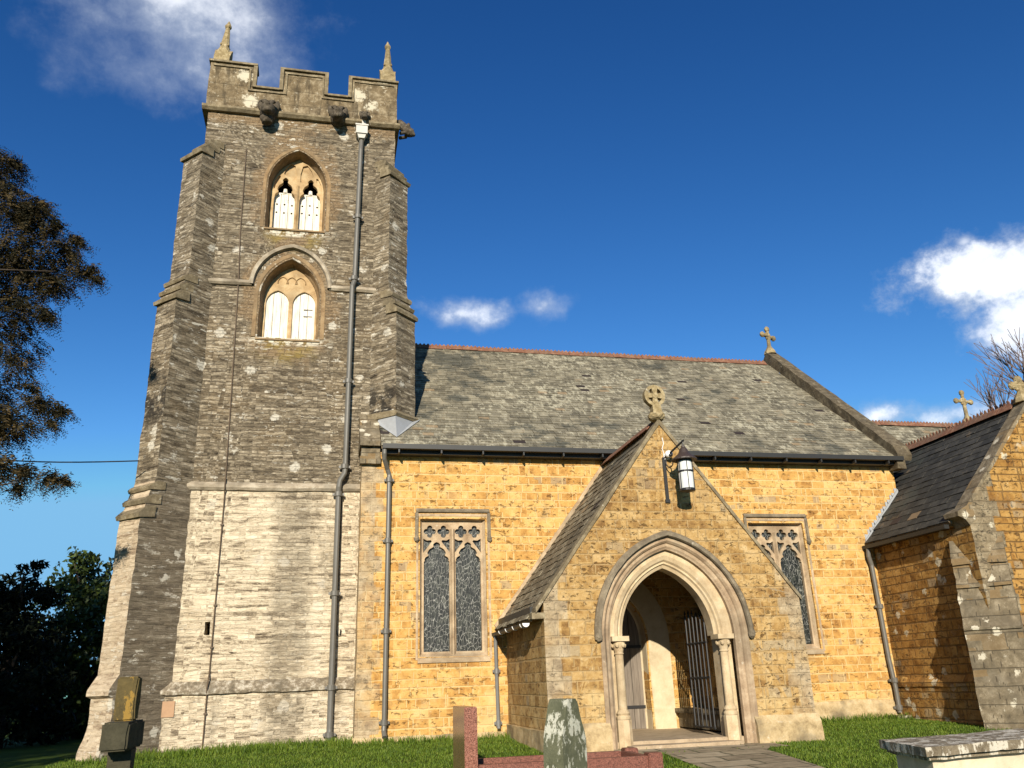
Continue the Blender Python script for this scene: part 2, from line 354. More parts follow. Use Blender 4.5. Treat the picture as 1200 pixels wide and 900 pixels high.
def f_ham(nb, w=.30, h=.185, pal=0, quoin=None, mort=.018, spots=0.0, dk=0.0, front=False):
    P = nb.pos(); X, Y, Z = nb.sep(P)[:3]; u, v = nb.sep(nb.uv())[:2]
    rowv = nb.noise(nb.comb(0.0, nb.m('MULTIPLY', v, 1.9), 2.0), 1.0, 1)
    v2 = nb.m('ADD', v, nb.m('MULTIPLY', nb.m('SUBTRACT', rowv, .5), .26))
    j = nb.noise(P, 7, 4, .6)
    jv = nb.m('MULTIPLY', nb.m('SUBTRACT', j, .5), .03)
    v2 = nb.m('ADD', v2, jv)
    row = nb.m('FLOOR', nb.m('DIVIDE', v2, h))
    rnd = nb.n('ShaderNodeTexWhiteNoise', {'W': row}, noise_dimensions='1D').outputs[0]
    u2 = nb.m('ADD', nb.m('MULTIPLY', u, nb.m('ADD', .8, nb.m('MULTIPLY', rnd, .5))), nb.m('MULTIPLY', rnd, 7.0))
    u2 = nb.m('ADD', u2, jv)
    c1, f1 = nb.brick(nb.comb(u2, v2), w, h, mort, .7, .5, 2, 1.25, 3)
    fine = nb.noise(P, 34, 5, .7); mid = nb.noise(P, 5.5, 4, .6, .4); big = nb.noise(P, .6, 3)
    t = nb.m('ADD', nb.m('ADD', nb.m('MULTIPLY', c1, .22), nb.m('MULTIPLY', mid, .6)), nb.m('MULTIPLY', fine, .25))
    if pal == 0:
        col = nb.ramp(t, [(.25, (.15, .067, .02)), (.38, (.355, .18, .048)), (.50, (.49, .275, .078)), (.63, (.575, .36, .125)), (.85, (.65, .47, .225))])
        mc = (.60, .44, .215)
    else:
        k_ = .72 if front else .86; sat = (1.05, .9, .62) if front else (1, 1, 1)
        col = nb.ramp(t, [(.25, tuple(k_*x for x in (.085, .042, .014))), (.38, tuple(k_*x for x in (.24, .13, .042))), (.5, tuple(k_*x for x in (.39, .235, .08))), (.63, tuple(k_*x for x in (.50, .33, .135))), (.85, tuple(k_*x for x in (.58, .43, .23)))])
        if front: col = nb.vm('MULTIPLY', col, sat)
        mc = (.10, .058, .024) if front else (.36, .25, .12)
    # odd grey lias blocks among the hamstone
    c2, _ = nb.brick(nb.comb(nb.m('ADD', u2, 41.0), nb.m('ADD', v2, 8*h)), w, h, mort, .45, .5, 2, 1.25, 3)
    col = nb.mix(nb.m('MULTIPLY', nb.ss(c2, .9, .97), .6), col, (.27, .23, .16))
    # deep weathered pits
    spk = nb.ss(nb.noise(nb.vm('MULTIPLY', P, (1, 1, 1.7)), 13, 6, .8), .54, .62)
    col = nb.mix(nb.m('MULTIPLY', spk, .55 if pal else .3), col, (.16, .085, .03) if pal else (.22, .115, .035))
    spk2 = nb.ss(nb.noise(nb.vm('ADD', P, (9, 9, 9)), 13, 5, .75), .57, .64)
    col = nb.mix(nb.m('MULTIPLY', spk2, .14 if front else .4 if pal else .3), col, (.58, .45, .26))
    pit = nb.m('MULTIPLY', nb.ss(nb.noise(nb.vm('MULTIPLY', P, (1, 1, 1.9)), 7.5, 5, .7, .6), .57, .65), nb.ss(nb.m('ADD', big, nb.m('MULTIPLY', j, .3)), .45, .66))
    col = nb.mix(nb.m('MULTIPLY', pit, .75), col, (.11, .052, .016))
    col = nb.mix(nb.m('MULTIPLY', nb.ss(f1, .25, .9), .7), col, mc)
    # cream bloom low down and pale leaching
    pl = nb.ss(nb.m('ADD', nb.m('MULTIPLY', Z, -.28), nb.m('MULTIPLY', nb.noise(P, 1.7, 5, .6), 1.9)), .78, 1.2)
    col = nb.mix(nb.m('MULTIPLY', pl, .2 if front else .62), col, (.60, .45, .22))
    if quoin:
        qm = None
        zz = nb.m('PINGPONG', nb.m('ADD', Z, nb.m('MULTIPLY', nb.m('SUBTRACT', mid, .5), .06)), .3)
        alt = nb.m('MULTIPLY', nb.m('GREATER_THAN', zz, .15), .16)
        for (ax, sg, c, wd) in quoin:      # axis socket, sign, edge, width
            s_ = X if ax == 'x' else Y
            dd = nb.m('MULTIPLY', nb.m('SUBTRACT', s_, c), sg)
            q = nb.ss(nb.m('SUBTRACT', nb.m('ADD', wd, alt), nb.m('ADD', dd, nb.m('MULTIPLY', nb.m('SUBTRACT', mid, .5), .06))), -.008, .02)
            qm = q if qm is None else nb.m('MAXIMUM', qm, q)
        if front or pal: qm = nb.m('MULTIPLY', qm, nb.ss(nb.sep(nb.nor())[1], -.5, -.8))
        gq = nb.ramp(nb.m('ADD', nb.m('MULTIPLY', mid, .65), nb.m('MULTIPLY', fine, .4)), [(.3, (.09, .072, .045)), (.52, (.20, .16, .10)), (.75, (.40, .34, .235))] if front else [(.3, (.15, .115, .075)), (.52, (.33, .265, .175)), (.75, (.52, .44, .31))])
        joint = nb.ss(nb.m('ABSOLUTE', nb.m('SUBTRACT', zz, .15)), .012, .004)
        gq = nb.mix(nb.m('MULTIPLY', joint, .5), gq, (.16, .12, .08))
        col = nb.mix(nb.m('MULTIPLY', qm, .95) if front else nb.m('MULTIPLY', qm, nb.m('ADD', .45, nb.m('MULTIPLY', nb.ss(nb.noise(P, 1.4, 4), .4, .6), .4))), col, gq)
    if front:
        pass
    if spots:
        sp = nb.ss(nb.m('ADD', nb.vor(P, 2.6), nb.m('MULTIPLY', nb.m('SUBTRACT', nb.noise(P, 16, 3), .5), .4)), .24, .17)
        col = nb.mix(nb.m('MULTIPLY', nb.m('MULTIPLY', sp, spots), nb.ss(big, .35, .55)), col, (.58, .53, .40))
    # grey weather crust in drifts
    gr = nb.ss(nb.noise(P, 1.1, 6, .65), .58, .72)
    col = nb.mix(nb.m('MULTIPLY', gr, .45+dk), col, (.15, .115, .07))
    hgt = nb.m('ADD', nb.m('ADD', nb.m('MULTIPLY', nb.m('SUBTRACT', 1.0, f1), .5), nb.m('MULTIPLY', mid, .6)), nb.m('SUBTRACT', nb.m('MULTIPLY', fine, .4), nb.m('MULTIPLY', pit, 1.2)))
    return col, hgt
M['nave'] = mat('hamstone_nave', lambda nb: f_ham(nb, quoin=[('x', 1, .58, .3)]), bump=.7, bdist=.022)
M['porch'] = mat('hamstone_porch', lambda nb: f_ham(nb, .29, .19, 1, quoin=[('x', 1, 3.5, .3), ('x', -1, 8.3, .3)]), bump=.8, bdist=.026)
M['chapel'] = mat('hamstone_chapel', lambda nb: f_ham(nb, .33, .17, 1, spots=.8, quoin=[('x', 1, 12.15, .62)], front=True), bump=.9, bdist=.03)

def f_dress(nb, c0, c1, c2, grime=.4, scale=1.0, joints=0.0):
    P = nb.pos(); mid = nb.noise(P, 4.0*scale, 5, .65, .3); fine = nb.noise(P, 45, 4, .7); big = nb.noise(P, 1.1*scale, 4)
    col = nb.ramp(nb.m('ADD', nb.m('MULTIPLY', mid, .75), nb.m('MULTIPLY', fine, .3)), [(.3, c0), (.52, c1), (.75, c2)])
    col = nb.mix(nb.m('MULTIPLY', nb.ss(nb.m('ADD', big, nb.m('MULTIPLY', fine, .2)), .58, .75), grime), col, (.10, .085, .06))
    col = nb.mix(nb.m('MULTIPLY', nb.ss(nb.noise(P, 6.5, 5, .75), .63, .69), .5), col, (.58, .53, .42))
    return col, nb.m('ADD', nb.m('MULTIPLY', mid, .6), nb.m('MULTIPLY', fine, .5))
M['arch'] = mat('arch_freestone', lambda nb: f_dress(nb, (.18, .12, .075), (.34, .245, .155), (.53, .42, .285), .4), bump=.35, bdist=.012)
M['archin'] = mat('arch_inner_freestone', lambda nb: f_dress(nb, (.30, .205, .115), (.50, .385, .235), (.64, .525, .355), .22), bump=.3, bdist=.01)
M['hood'] = mat('hood_mould_stone', lambda nb: f_dress(nb, (.07, .055, .038), (.17, .138, .095), (.34, .28, .19), .45), bump=.5, bdist=.015)
M['trim'] = mat('string_course_stone', lambda nb: f_dress(nb, (.16, .13, .09), (.36, .30, .22), (.58, .52, .41), .5), bump=.6, bdist=.02)
M['wplinth'] = mat('weathered_plinth', lambda nb: f_dress(nb, (.17, .115, .055), (.43, .32, .17), (.60, .48, .30), .6, 1.3), bump=.7, bdist=.025)
M['floor'] = mat('worn_floor_slabs', lambda nb: f_dress(nb, (.22, .16, .10), (.38, .29, .19), (.48, .38, .26), .2, 1.0), bump=.3, bdist=.01)
M['plinth'] = mat('plinth_lichen_stone', lambda nb: f_dress(nb, (.04, .033, .024), (.24, .195, .135), (.74, .69, .58), .6, 2.4), bump=.8, bdist=.03)
def f_par(nb):
    P = nb.pos(); X, Y, Z = nb.sep(P)[:3]; col, h = f_dress(nb, (.05, .036, .02), (.165, .122, .068), (.40, .33, .22), .3, 1.5)
    n = nb.noise(P, 9, 6, .75); st = nb.noise(nb.comb(nb.m('MULTIPLY', X, 5.0), nb.m('MULTIPLY', Y, 5.0), nb.m('MULTIPLY', Z, .8)), 1.0, 5, .7)
    col = nb.mix(nb.m('MULTIPLY', nb.ss(st, .52, .64), .75), col, (.05, .038, .022))
    wl = nb.ss(nb.m('ADD', nb.vor(P, 1.25), nb.m('MULTIPLY', nb.m('SUBTRACT', n, .5), .75)), .30, .20)
    col = nb.mix(nb.m('MULTIPLY', wl, .85), col, (.56, .51, .39))
    col = nb.mix(nb.m('MULTIPLY', nb.ss(n, .6, .66), .7), col, (.52, .47, .36))
    u, v = nb.sep(nb.uv())[:2]; c1, f1 = nb.brick(nb.comb(u, v), .8, .42, .01, .5, .4)
    return nb.mix(nb.m('MULTIPLY', f1, .4), col, (.05, .04, .025)), nb.m('SUBTRACT', h, f1)
M['parapet'] = mat('parapet_stone', f_par, bump=.6, bdist=.02)
M['paruse'] = mat('parapet_trim', lambda nb: f_dress(nb, (.07, .05, .028), (.19, .145, .085), (.55, .48, .36), .45, 1.1), bump=.6, bdist=.02)
M['tracery'] = mat('window_freestone', lambda nb: f_dress(nb, (.20, .13, .075), (.40, .295, .185), (.58, .47, .32), .35), bump=.35, bdist=.01)
M['ttrac'] = mat('tower_tracery_stone', lambda nb: f_dress(nb, (.22, .13, .06), (.42, .29, .15), (.56, .44, .26), .3)
, bump=.4, bdist=.012)
M['tring'] = mat('rusty_jamb_stone', lambda nb: f_dress(nb, (.12, .075, .038), (.25, .165, .085), (.38, .28, .16), .35), bump=.4, bdist=.012)
M['coping'] = mat('coping_stone', lambda nb: f_dress(nb, (.07, .055, .033), (.19, .15, .09), (.38, .32, .21), .4, 1.6), bump=.7, bdist=.02)
def f_ash(nb):
    P = nb.pos(); X, Y, Z = nb.sep(P)[:3]; u, v = nb.sep(nb.uv())[:2]; j = nb.m('MULTIPLY', nb.m('SUBTRACT', nb.noise(P, 6, 3), .5), .02)
    c1, f1 = nb.brick(nb.comb(nb.m('ADD', u, j), nb.m('ADD', v, j)), .47, .31, .012, .5, .4)
    col, h = f_dress(nb, (.07, .055, .034), (.17, .135, .085), (.36, .30, .205), .55, 1.4)
    col = nb.mix(nb.m('MULTIPLY', nb.ss(c1, .6, .9), .6), col, (.20, .125, .05))
    col = nb.mix(nb.ss(nb.m('ADD', nb.vor(P, 3.0), nb.m('MULTIPLY', nb.m('SUBTRACT', nb.noise(P, 16, 4, .7), .5), .6)), .24, .17), col, (.52, .47, .36))
    col = nb.mix(nb.m('MULTIPLY', f1, .6), col, (.05, .04, .026)); return col, nb.m('SUBTRACT', h, nb.m('MULTIPLY', f1, .6))
M['dcoping'] = mat('dark_gable_coping', lambda nb: f_dress(nb, (.035, .027, .016), (.10, .078, .048), (.24, .20, .13), .5, 1.6), bump=.7, bdist=.02)
M['kneel'] = mat('grey_ashlar', f_ash, bump=.7, bdist=.025)
M['cross'] = mat('yellow_lichen_stone', lambda nb: f_dress(nb, (.10, .075, .035), (.27, .205, .105), (.50, .42, .26), .4, 2.2), bump=.6, bdist=.015)
M['garg'] = mat('sooty_carved_stone', lambda nb: f_dress(nb, (.028, .022, .016), (.07, .056, .04), (.19, .155, .11), .4, 3), bump=.7, bdist=.02)

def f_slate(nb, cols, lich, lc=(.42, .39, .29)):
    P = nb.pos(); at = nb.n('ShaderNodeAttribute', attribute_name='tint').outputs['Fac']
    big = nb.noise(P, .5, 5, .65); mid = nb.noise(P, 2.6, 5, .7); fine = nb.noise(P, 26, 5, .75); fl = nb.noise(nb.vm('MULTIPLY', P, (1, .5, .5)), 9, 5, .75)
    t = nb.m('ADD', nb.m('ADD', nb.m('MULTIPLY', at, .17), nb.m('MULTIPLY', mid, .5)), nb.m('ADD', nb.m('MULTIPLY', fine, .25), nb.m('MULTIPLY', fl, .25)))
    col = nb.ramp(t, [(.36, cols[0]), (.57, cols[1]), (.78, cols[2])])
    lm = nb.m('MULTIPLY', nb.ss(nb.m('ADD', nb.m('MULTIPLY', fl, .75), nb.m('MULTIPLY', big, .4)), .60, .70), lich)
    col = nb.mix(lm, col, lc)
    cl = nb.ss(nb.m('ADD', big, nb.m('MULTIPLY', mid, .35)), .60, .54)
    col = nb.mix(nb.m('MULTIPLY', cl, .6), col, (.055, .06, .052))
    rs = nb.m('MULTIPLY', nb.ss(mid, .62, .7), .4); col = nb.mix(rs, col, (.24, .17, .10))
    col = nb.mix(nb.ss(at, .9925, .993), col, (.035, .026, .024))
    col = nb.mix(nb.m('MULTIPLY', nb.m('MULTIPLY', nb.ss(at, .022, .02), nb.ss(big, .45, .5)), .5), col, (.36, .25, .14))
    return col, nb.m('ADD', fine, mid)
M['slate'] = mat('nave_slate', lambda nb: f_slate(nb, ((.048, .043, .033), (.165, .147, .105), (.34, .305, .22)), .8), rough=.75, bump=.45, bdist=.012)
M['slate2'] = mat('porch_slate', lambda nb: f_slate(nb, ((.045, .037, .025), (.12, .10, .068), (.24, .205, .14)), .5), rough=.8, bump=.45, bdist=.012)
M['slate3'] = mat('chapel_slate', lambda nb: f_slate(nb, ((.018, .018, .016), (.036, .035, .031), (.075, .07, .06)), .12, (.16, .15, .12)), rough=.8, bump=.4, bdist=.01)
M['ridge'] = mat('red_ridge_tile', lambda nb: f_dress(nb, (.09, .04, .026), (.20, .092, .055), (.32, .20, .125), .4, 2), bump=.4, bdist=.01)
def flat(c, amp=.25, sc=12):
    def f(nb):
        P = nb.pos(); n = nb.noise(P, sc, 5, .65); m2 = nb.noise(P, sc*.15, 3)
        k = nb.m('ADD', 1-amp, nb.m('MULTIPLY', nb.m('ADD', n, m2), amp))
        return nb.vm('MULTIPLY', c, nb.comb(k, k, k)), n
    return f
M['pipe'] = mat('grey_painted_iron', flat((.115, .108, .093), .45, 9), rough=.45, spec=.5, bump=.1, bdist=.005)
M['pipe2'] = mat('grey_porch_pipe', flat((.15, .15, .145), .4, 9), rough=.4, spec=.5, bump=.1, bdist=.005)
M['gutter'] = mat('black_gutter', flat((.022, .022, .021), .4, 8), rough=.5, spec=.4, bump=.1, bdist=.005)
M['iron'] = mat('black_iron', flat((.012, .012, .013), .4, 20), rough=.5, spec=.5, bump=.15, bdist=.004)
M['lead'] = mat('lead_sheet', flat((.30, .31, .32), .35, 7), rough=.5, spec=.5, bump=.2, bdist=.01)
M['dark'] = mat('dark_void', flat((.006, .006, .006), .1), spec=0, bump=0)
M['copper'] = mat('brown_copper_tape', flat((.10, .07, .045), .3, 10), rough=.6, bump=.1)
def f_board(nb):
    P = nb.pos(); g = nb.noise(nb.vm('MULTIPLY', P, (26, 26, 2.0)), 1.0, 5, .65, .4); s2 = nb.noise(nb.vm('MULTIPLY', P, (9, 9, 5)), 1.0, 5, .7)
    col = nb.ramp(g, [(.3, (.42, .38, .31)), (.5, (.68, .64, .55)), (.75, (.76, .73, .65))])
    col = nb.mix(nb.ss(s2, .62, .7), col, (.40, .33, .24)); return col, g
M['board'] = mat('weathered_white_boards', f_board, rough=.8, bump=.3, bdist=.008)
def f_wood(nb):
    P = nb.pos(); g = nb.noise(nb.vm('MULTIPLY', P, (30, 30, 1.6)), 1.0, 5, .65, .5)
    return nb.ramp(g, [(.3, (.10, .082, .065)), (.55, (.19, .16, .13)), (.8, (.28, .245, .2))]), g
M['wood'] = mat('silvered_oak', f_wood, rough=.75, bump=.4, bdist=.006)
M['timber'] = mat('dark_porch_timber', flat((.05, .035, .022), .5, 8), rough=.8)
def f_glass(nb):
    P = nb.pos(); X, Y, Z = nb.sep(P)[:3]
    v = nb.comb(nb.m('MULTIPLY', X, 1.35), 0.0, nb.m('MULTIPLY', Z, .62))
    ed = nb.vor(nb.vm('ADD', v, nb.vm('MULTIPLY', nb.comb(nb.noise(P, 6, 2), 0.0, nb.noise(nb.vm('ADD', P, (5, 5, 5)), 6, 2)), (.08, .08, .08))), 15.0, 'DISTANCE_TO_EDGE')
    cell = nb.vor(v, 15.0, 'F1', 1)
    wire = nb.m('MULTIPLY', nb.ss(ed, .05, .02), nb.ss(nb.noise(P, 6, 4, .75), .36, .5))
    base = nb.ramp(nb.sep(cell)[0], [(0, (.008, .009, .008)), (.6, (.018, .02, .017)), (1, (.045, .048, .038))])
    bars = nb.ss(nb.m('ABSOLUTE', nb.m('SUBTRACT', nb.m('FRACT', nb.m('MULTIPLY', Z, 2.9)), .5)), .47, .49)
    col = nb.mix(nb.m('MULTIPLY', wire, .75), base, (.26, .26, .235)); col = nb.mix(nb.m('MULTIPLY', bars, .7), col, (.02, .02, .02))
    return col, nb.m('ADD', nb.m('MULTIPLY', wire, 1.0), nb.m('MULTIPLY', nb.noise(P, 8, 2), .6))
M['glass'] = mat('leaded_window_glass', f_glass, rough=.35, spec=.4, bump=.3, bdist=.01)
M['plaster'] = mat('cream_limewash', lambda nb: f_dress(nb, (.40, .32, .20), (.54, .45, .30), (.62, .54, .38), .1), bump=.2, bdist=.008)
M['rust'] = mat('orange_sandstone_tablet', flat((.40, .25, .15), .35, 10))

def f_grass(nb):
    P = nb.pos(); a = nb.noise(P, .9, 4, .6); b = nb.noise(P, 40, 4, .7); c = nb.noise(P, 6, 3)
    col = nb.ramp(nb.m('ADD', nb.m('MULTIPLY', a, .5), nb.m('MULTIPLY', b, .5)), [(.3, (.02, .036, .004)), (.5, (.05, .082, .008)), (.7, (.09, .13, .018))])
    return col, b
M['ground'] = mat('turf', f_grass, rough=.95, spec=.1, bump=.8, bdist=.04)
def f_blade(nb):
    at = nb.n('ShaderNodeAttribute', attribute_name='tint').outputs['Fac']; P = nb.pos()
    t = nb.m('ADD', nb.m('MULTIPLY', at, .42), nb.m('MULTIPLY', nb.noise(P, 1.4, 5, .65), .65))
    return nb.ramp(t, [(.2, (.02, .04, .003)), (.42, (.052, .094, .006)), (.65, (.105, .155, .012)), (.88, (.18, .20, .035)), (1.0, (.28, .25, .09))]), None
M['blade'] = mat('grass_blade', f_blade, rough=.6, spec=.25)
def f_path(nb):
    P = nb.pos(); u, v = nb.sep(P)[:2]; j = nb.m('MULTIPLY', nb.m('SUBTRACT', nb.noise(P, 3, 3), .5), .1)
    c1, f1 = nb.brick(nb.comb(nb.m('ADD', u, j), nb.m('ADD', v, j)), .75, .5, .022, .3, .4, 2)
    mid = nb.noise(P, 5, 6, .7); fine = nb.noise(P, 50, 3, .7)
    col = nb.ramp(nb.m('ADD', nb.m('ADD', nb.m('MULTIPLY', c1, .2), nb.m('MULTIPLY', mid, .65)), nb.m('MULTIPLY', fine, .2)), [(.3, (.13, .10, .062)), (.52, (.28, .225, .145)), (.78, (.42, .35, .245))])
    col = nb.mix(nb.m('MULTIPLY', f1, .8), col, (.035, .04, .018)); return col, nb.m('SUBTRACT', mid, f1)
M['path'] = mat('stone_flags', f_path, bump=.5, bdist=.02)
def f_granite(nb):
    P = nb.pos(); v = nb.vor(P, 140, 'F1', 1); n = nb.noise(P, 90, 3, .7); s = nb.sep(v)[0]
    col = nb.ramp(nb.m('ADD', nb.m('MULTIPLY', s, .5), nb.m('MULTIPLY', n, .5)), [(.25, (.05, .025, .02)), (.5, (.24, .095, .065)), (.75, (.36, .18, .13))]); return col, None
M['granite'] = mat('polished_red_granite', f_granite, rough=.18, spec=.5)
M['granite2'] = mat('dull_red_granite', lambda nb: (nb.vm('MULTIPLY', f_granite(nb)[0], (.72, .62, .6)), None), rough=.6, spec=.3)
def f_lich(nb, base, mid_, li, th=.52):
    P = nb.pos(); a = nb.noise(P, 7, 6, .7, .3); b = nb.noise(P, 60, 4, .7); c = nb.noise(nb.vm('MULTIPLY', P, (1, 1, .5)), 9, 6, .75)
    col = nb.ramp(nb.m('ADD', nb.m('MULTIPLY', a, .7), nb.m('MULTIPLY', b, .3)), [(.3, base), (.7, mid_)])
    col = nb.mix(nb.m('MULTIPLY', nb.ss(c, th, th+.05), .9), col, li)
    return col, nb.m('ADD', a, nb.m('MULTIPLY', b, .4))
M['lich'] = mat('lichened_headstone', lambda nb: f_lich(nb, (.055, .06, .035), (.15, .15, .09), (.50, .49, .40)), bump=.8, bdist=.02)
M['yel'] = mat('ochre_lichen_stone', lambda nb: f_lich(nb, (.045, .036, .016), (.13, .095, .035), (.27, .165, .035), .56), bump=.8, bdist=.02)
M['shadestone'] = mat('tree_shaded_stone', lambda nb: f_lich(nb, (.028, .026, .016), (.075, .067, .04), (.16, .135, .07), .64), bump=.8, bdist=.02)  # tree shade on the cross arm and shaft, painted as darker stone
M['tombcap'] = mat('lichened_tomb_slab', lambda nb: f_lich(nb, (.09, .07, .045), (.30, .245, .165), (.58, .53, .43), .50), bump=.8, bdist=.02)
M['tomb'] = mat('pale_tomb_chest', lambda nb: f_dress(nb, (.42, .34, .22), (.62, .53, .38), (.72, .64, .48), .15), bump=.4, bdist=.015)
def f_leaf(stops):
    def f(nb):
        at = nb.n('ShaderNodeAttribute', attribute_name='tint').outputs['Fac']; P = nb.pos()
        return nb.ramp(nb.m('ADD', nb.m('MULTIPLY', at, .65), nb.m('MULTIPLY', nb.noise(P, .9, 3), .4)), stops), None
    return f
M['yew'] = mat('rusty_yew_needles', f_leaf([(.25, (.006, .007, .002)), (.48, (.018, .016, .006)), (.7, (.06, .042, .015)), (.95, (.14, .092, .034))]), rough=.7, spec=.2)
M['yew2'] = mat('dark_yew_needles', f_leaf([(.2, (.003, .005, .002)), (.6, (.008, .012, .004)), (.95, (.02, .028, .009))]), rough=.7, spec=.15)
M['holly'] = mat('holly_leaves', f_leaf([(.2, (.016, .03, .006)), (.6, (.06, .09, .018)), (.95, (.14, .18, .045))]), rough=.45, spec=.4)
M['bark'] = mat('bark', flat((.055, .042, .032), .5, 14), bump=.8, bdist=.03)
M['twig'] = mat('bare_twigs', flat((.13, .095, .085), .4, 5), rough=.8)
M['white'] = mat('white_plastic', flat((.75, .75, .74), .1), rough=.4, bump=.05)
M['hopper'] = mat('flaking_white_iron', flat((.50, .48, .43), .5, 10), rough=.5, bump=.2)
M['copper2'] = mat('bronze_lantern_cap', flat((.045, .03, .024), .5, 20), rough=.5, spec=.5, bump=.2)
M['lens'] = mat('frosted_lantern_glass', flat((.62, .64, .62), .2, 6), rough=.25, spec=.5, bump=.05)
M['cable'] = mat('black_cable', flat((.012, .012, .012), .1), rough=.6)

# ------------------------------------------------------------------ the ground
bm = bmesh.new()
xs = sorted(set([-600, -200, -80, -40, -25]+[x*.5 for x in range(-34, 61)]+[40, 80, 200, 600])); ys = sorted(set([-300, -80, -30, -12]+[y*.5 for y in range(-12, 42)]+[24, 30, 45, 90, 250, 900]))
vv = [[bm.verts.new((x, y, ground_z(x, y))) for x in xs] for y in ys]
for j in range(len(ys)-1):
    for i in range(len(xs)-1): bm.faces.new([vv[j][i], vv[j][i+1], vv[j+1][i+1], vv[j+1][i]])
tag(mk('ground', bm, M['ground'], origin=(0, 0, 0), recalc=False, smooth=True), kind='structure')
# flagged path from the porch
PATHP = [tuple(onG(*p)[:2]) for p in ((771, 881), (862, 905), (1000, 905), (985, 897), (899, 879))]
PATHP = [(4.95, 13.2)]+PATHP[:1]+[(5.0, 10.6), (5.1, 6.0), (6.7, 6.0), (6.25, 9.6)]+PATHP[4:]+[(7.0, 13.2)]
STRIP = [(3.9, 13.2), (7.35, 13.2), (7.35, 13.9), (3.9, 13.9)]
def inpoly(x, y, poly):
    c = False; n = len(poly)
    for i in range(n):
        (x1, y1), (x2, y2) = poly[i], poly[(i+1) % n]
        if (y1 > y) != (y2 > y) and x < (x2-x1)*(y-y1)/(y2-y1)+x1: c = not c
    return c
bm = bmesh.new()
for poly in (PATHP, STRIP):
    bm.faces.new([bm.verts.new((x, y, 0)) for x, y in poly])
cut(bm, xs=fr_(3.5, 7.5, .3), ys=fr_(5.5, 14, .3))
for v in bm.verts: v.co.z = ground_z(v.co.x, v.co.y)+.012
bmesh.ops.recalc_face_normals(bm, faces=bm.faces[:])
for f in bm.faces:
    if f.normal.z < 0: f.normal_flip()
tag(mk('path', bm, M['path'], origin=(5.5, 12, 0), recalc=False), kind='structure')

# ------------------------------------------------------------------ the church
CH = empty('church', (4.5, 19.5, 0), 'golden and grey stone parish church with square battlemented tower, slate roofs and gabled south porch', 'church')
FS = Fr((0, TOWERY, 0)); TX0, TX1, TY1, TTOP = -3.32, 1.2, 22.3, 14.5
WCX = -1.12
bel = lambda off: arch(WCX, .68, 12.42, 1.0, 11.22, off)
lowr = lambda off: arch(WCX, .66, 9.45, .98, 8.43, off)
bm = bmesh.new()
slit = [(-2.34, 2.05), (-2.24, 2.05), (-2.24, 2.3), (-2.34, 2.3)]
sheet(bm, FS, [(TX0, -.4), (TX1, -.4), (TX1, TTOP), (TX0, TTOP)], [bel(0)[:], lowr(0)[:], slit], 0, -.6)
bmesh.ops.recalc_face_normals(bm, faces=bm.faces[:])
box(bm, TX0, TX0+.6, TOWERY+.603, TY1, -.4, TTOP); box(bm, TX1-.6, TX1, TOWERY+.603, TY1, -.4, TTOP); box(bm, TX0+.6, TX1-.6, TY1-.6, TY1, -.4, TTOP)
box(bm, TX0+.1, TX1-.1, TOWERY+.1, TY1-.1, TTOP-.2, TTOP-.05)
cut(bm, xs=fr_(TX0, TX1, .32), ys=fr_(18.4, TY1, .5), zs=fr_(-.4, TTOP, .13))
rough(bm, .012, 1.6, .012, 9.0, 2.0)
tower = mk('tower_wall', bm, M['tower'], CH)
bm = bmesh.new(); box(bm, TX0+.3, TX1-.3, TOWERY+.8, TOWERY+.86, 1, 14); mk('tower_dark_backing', bm, M['dark'], CH)  # black sheet stands in for the unlit tower interior behind the openings

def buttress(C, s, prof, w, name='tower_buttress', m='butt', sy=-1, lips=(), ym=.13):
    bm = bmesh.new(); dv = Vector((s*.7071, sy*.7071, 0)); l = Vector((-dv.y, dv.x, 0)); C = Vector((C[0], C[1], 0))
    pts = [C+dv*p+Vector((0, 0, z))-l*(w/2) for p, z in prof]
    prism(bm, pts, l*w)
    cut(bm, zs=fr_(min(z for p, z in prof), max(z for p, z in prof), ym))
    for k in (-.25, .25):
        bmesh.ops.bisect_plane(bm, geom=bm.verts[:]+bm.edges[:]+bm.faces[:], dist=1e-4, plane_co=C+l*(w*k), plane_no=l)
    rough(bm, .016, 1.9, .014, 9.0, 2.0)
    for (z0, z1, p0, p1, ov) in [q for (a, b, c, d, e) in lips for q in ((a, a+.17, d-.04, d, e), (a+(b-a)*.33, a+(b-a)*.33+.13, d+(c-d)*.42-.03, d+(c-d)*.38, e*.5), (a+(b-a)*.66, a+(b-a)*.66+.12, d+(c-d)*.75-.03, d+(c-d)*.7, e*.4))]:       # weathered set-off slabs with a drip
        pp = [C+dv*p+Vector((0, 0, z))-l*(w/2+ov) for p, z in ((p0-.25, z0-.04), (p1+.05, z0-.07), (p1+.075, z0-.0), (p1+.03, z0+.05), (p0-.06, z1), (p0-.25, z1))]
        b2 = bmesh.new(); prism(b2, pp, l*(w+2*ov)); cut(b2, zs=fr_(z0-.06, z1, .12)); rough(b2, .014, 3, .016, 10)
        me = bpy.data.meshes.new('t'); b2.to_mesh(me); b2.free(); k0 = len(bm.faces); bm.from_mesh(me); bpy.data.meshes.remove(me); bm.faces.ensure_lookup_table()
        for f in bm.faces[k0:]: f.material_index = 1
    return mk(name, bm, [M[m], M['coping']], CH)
profW = [(-.7, -.5), (1.02, -.5), (.98, .0), (.86, .45), (.86, .95), (.93, 1.0), (.93, 1.08), (.78, 1.3), (.76, 4.3), (.50, 5.1), (.46, 5.2), (.56, 9.0), (.28, 9.75), (.26, 9.8), (.32, 12.85), (-.05, 13.45), (-.7, 13.45)]
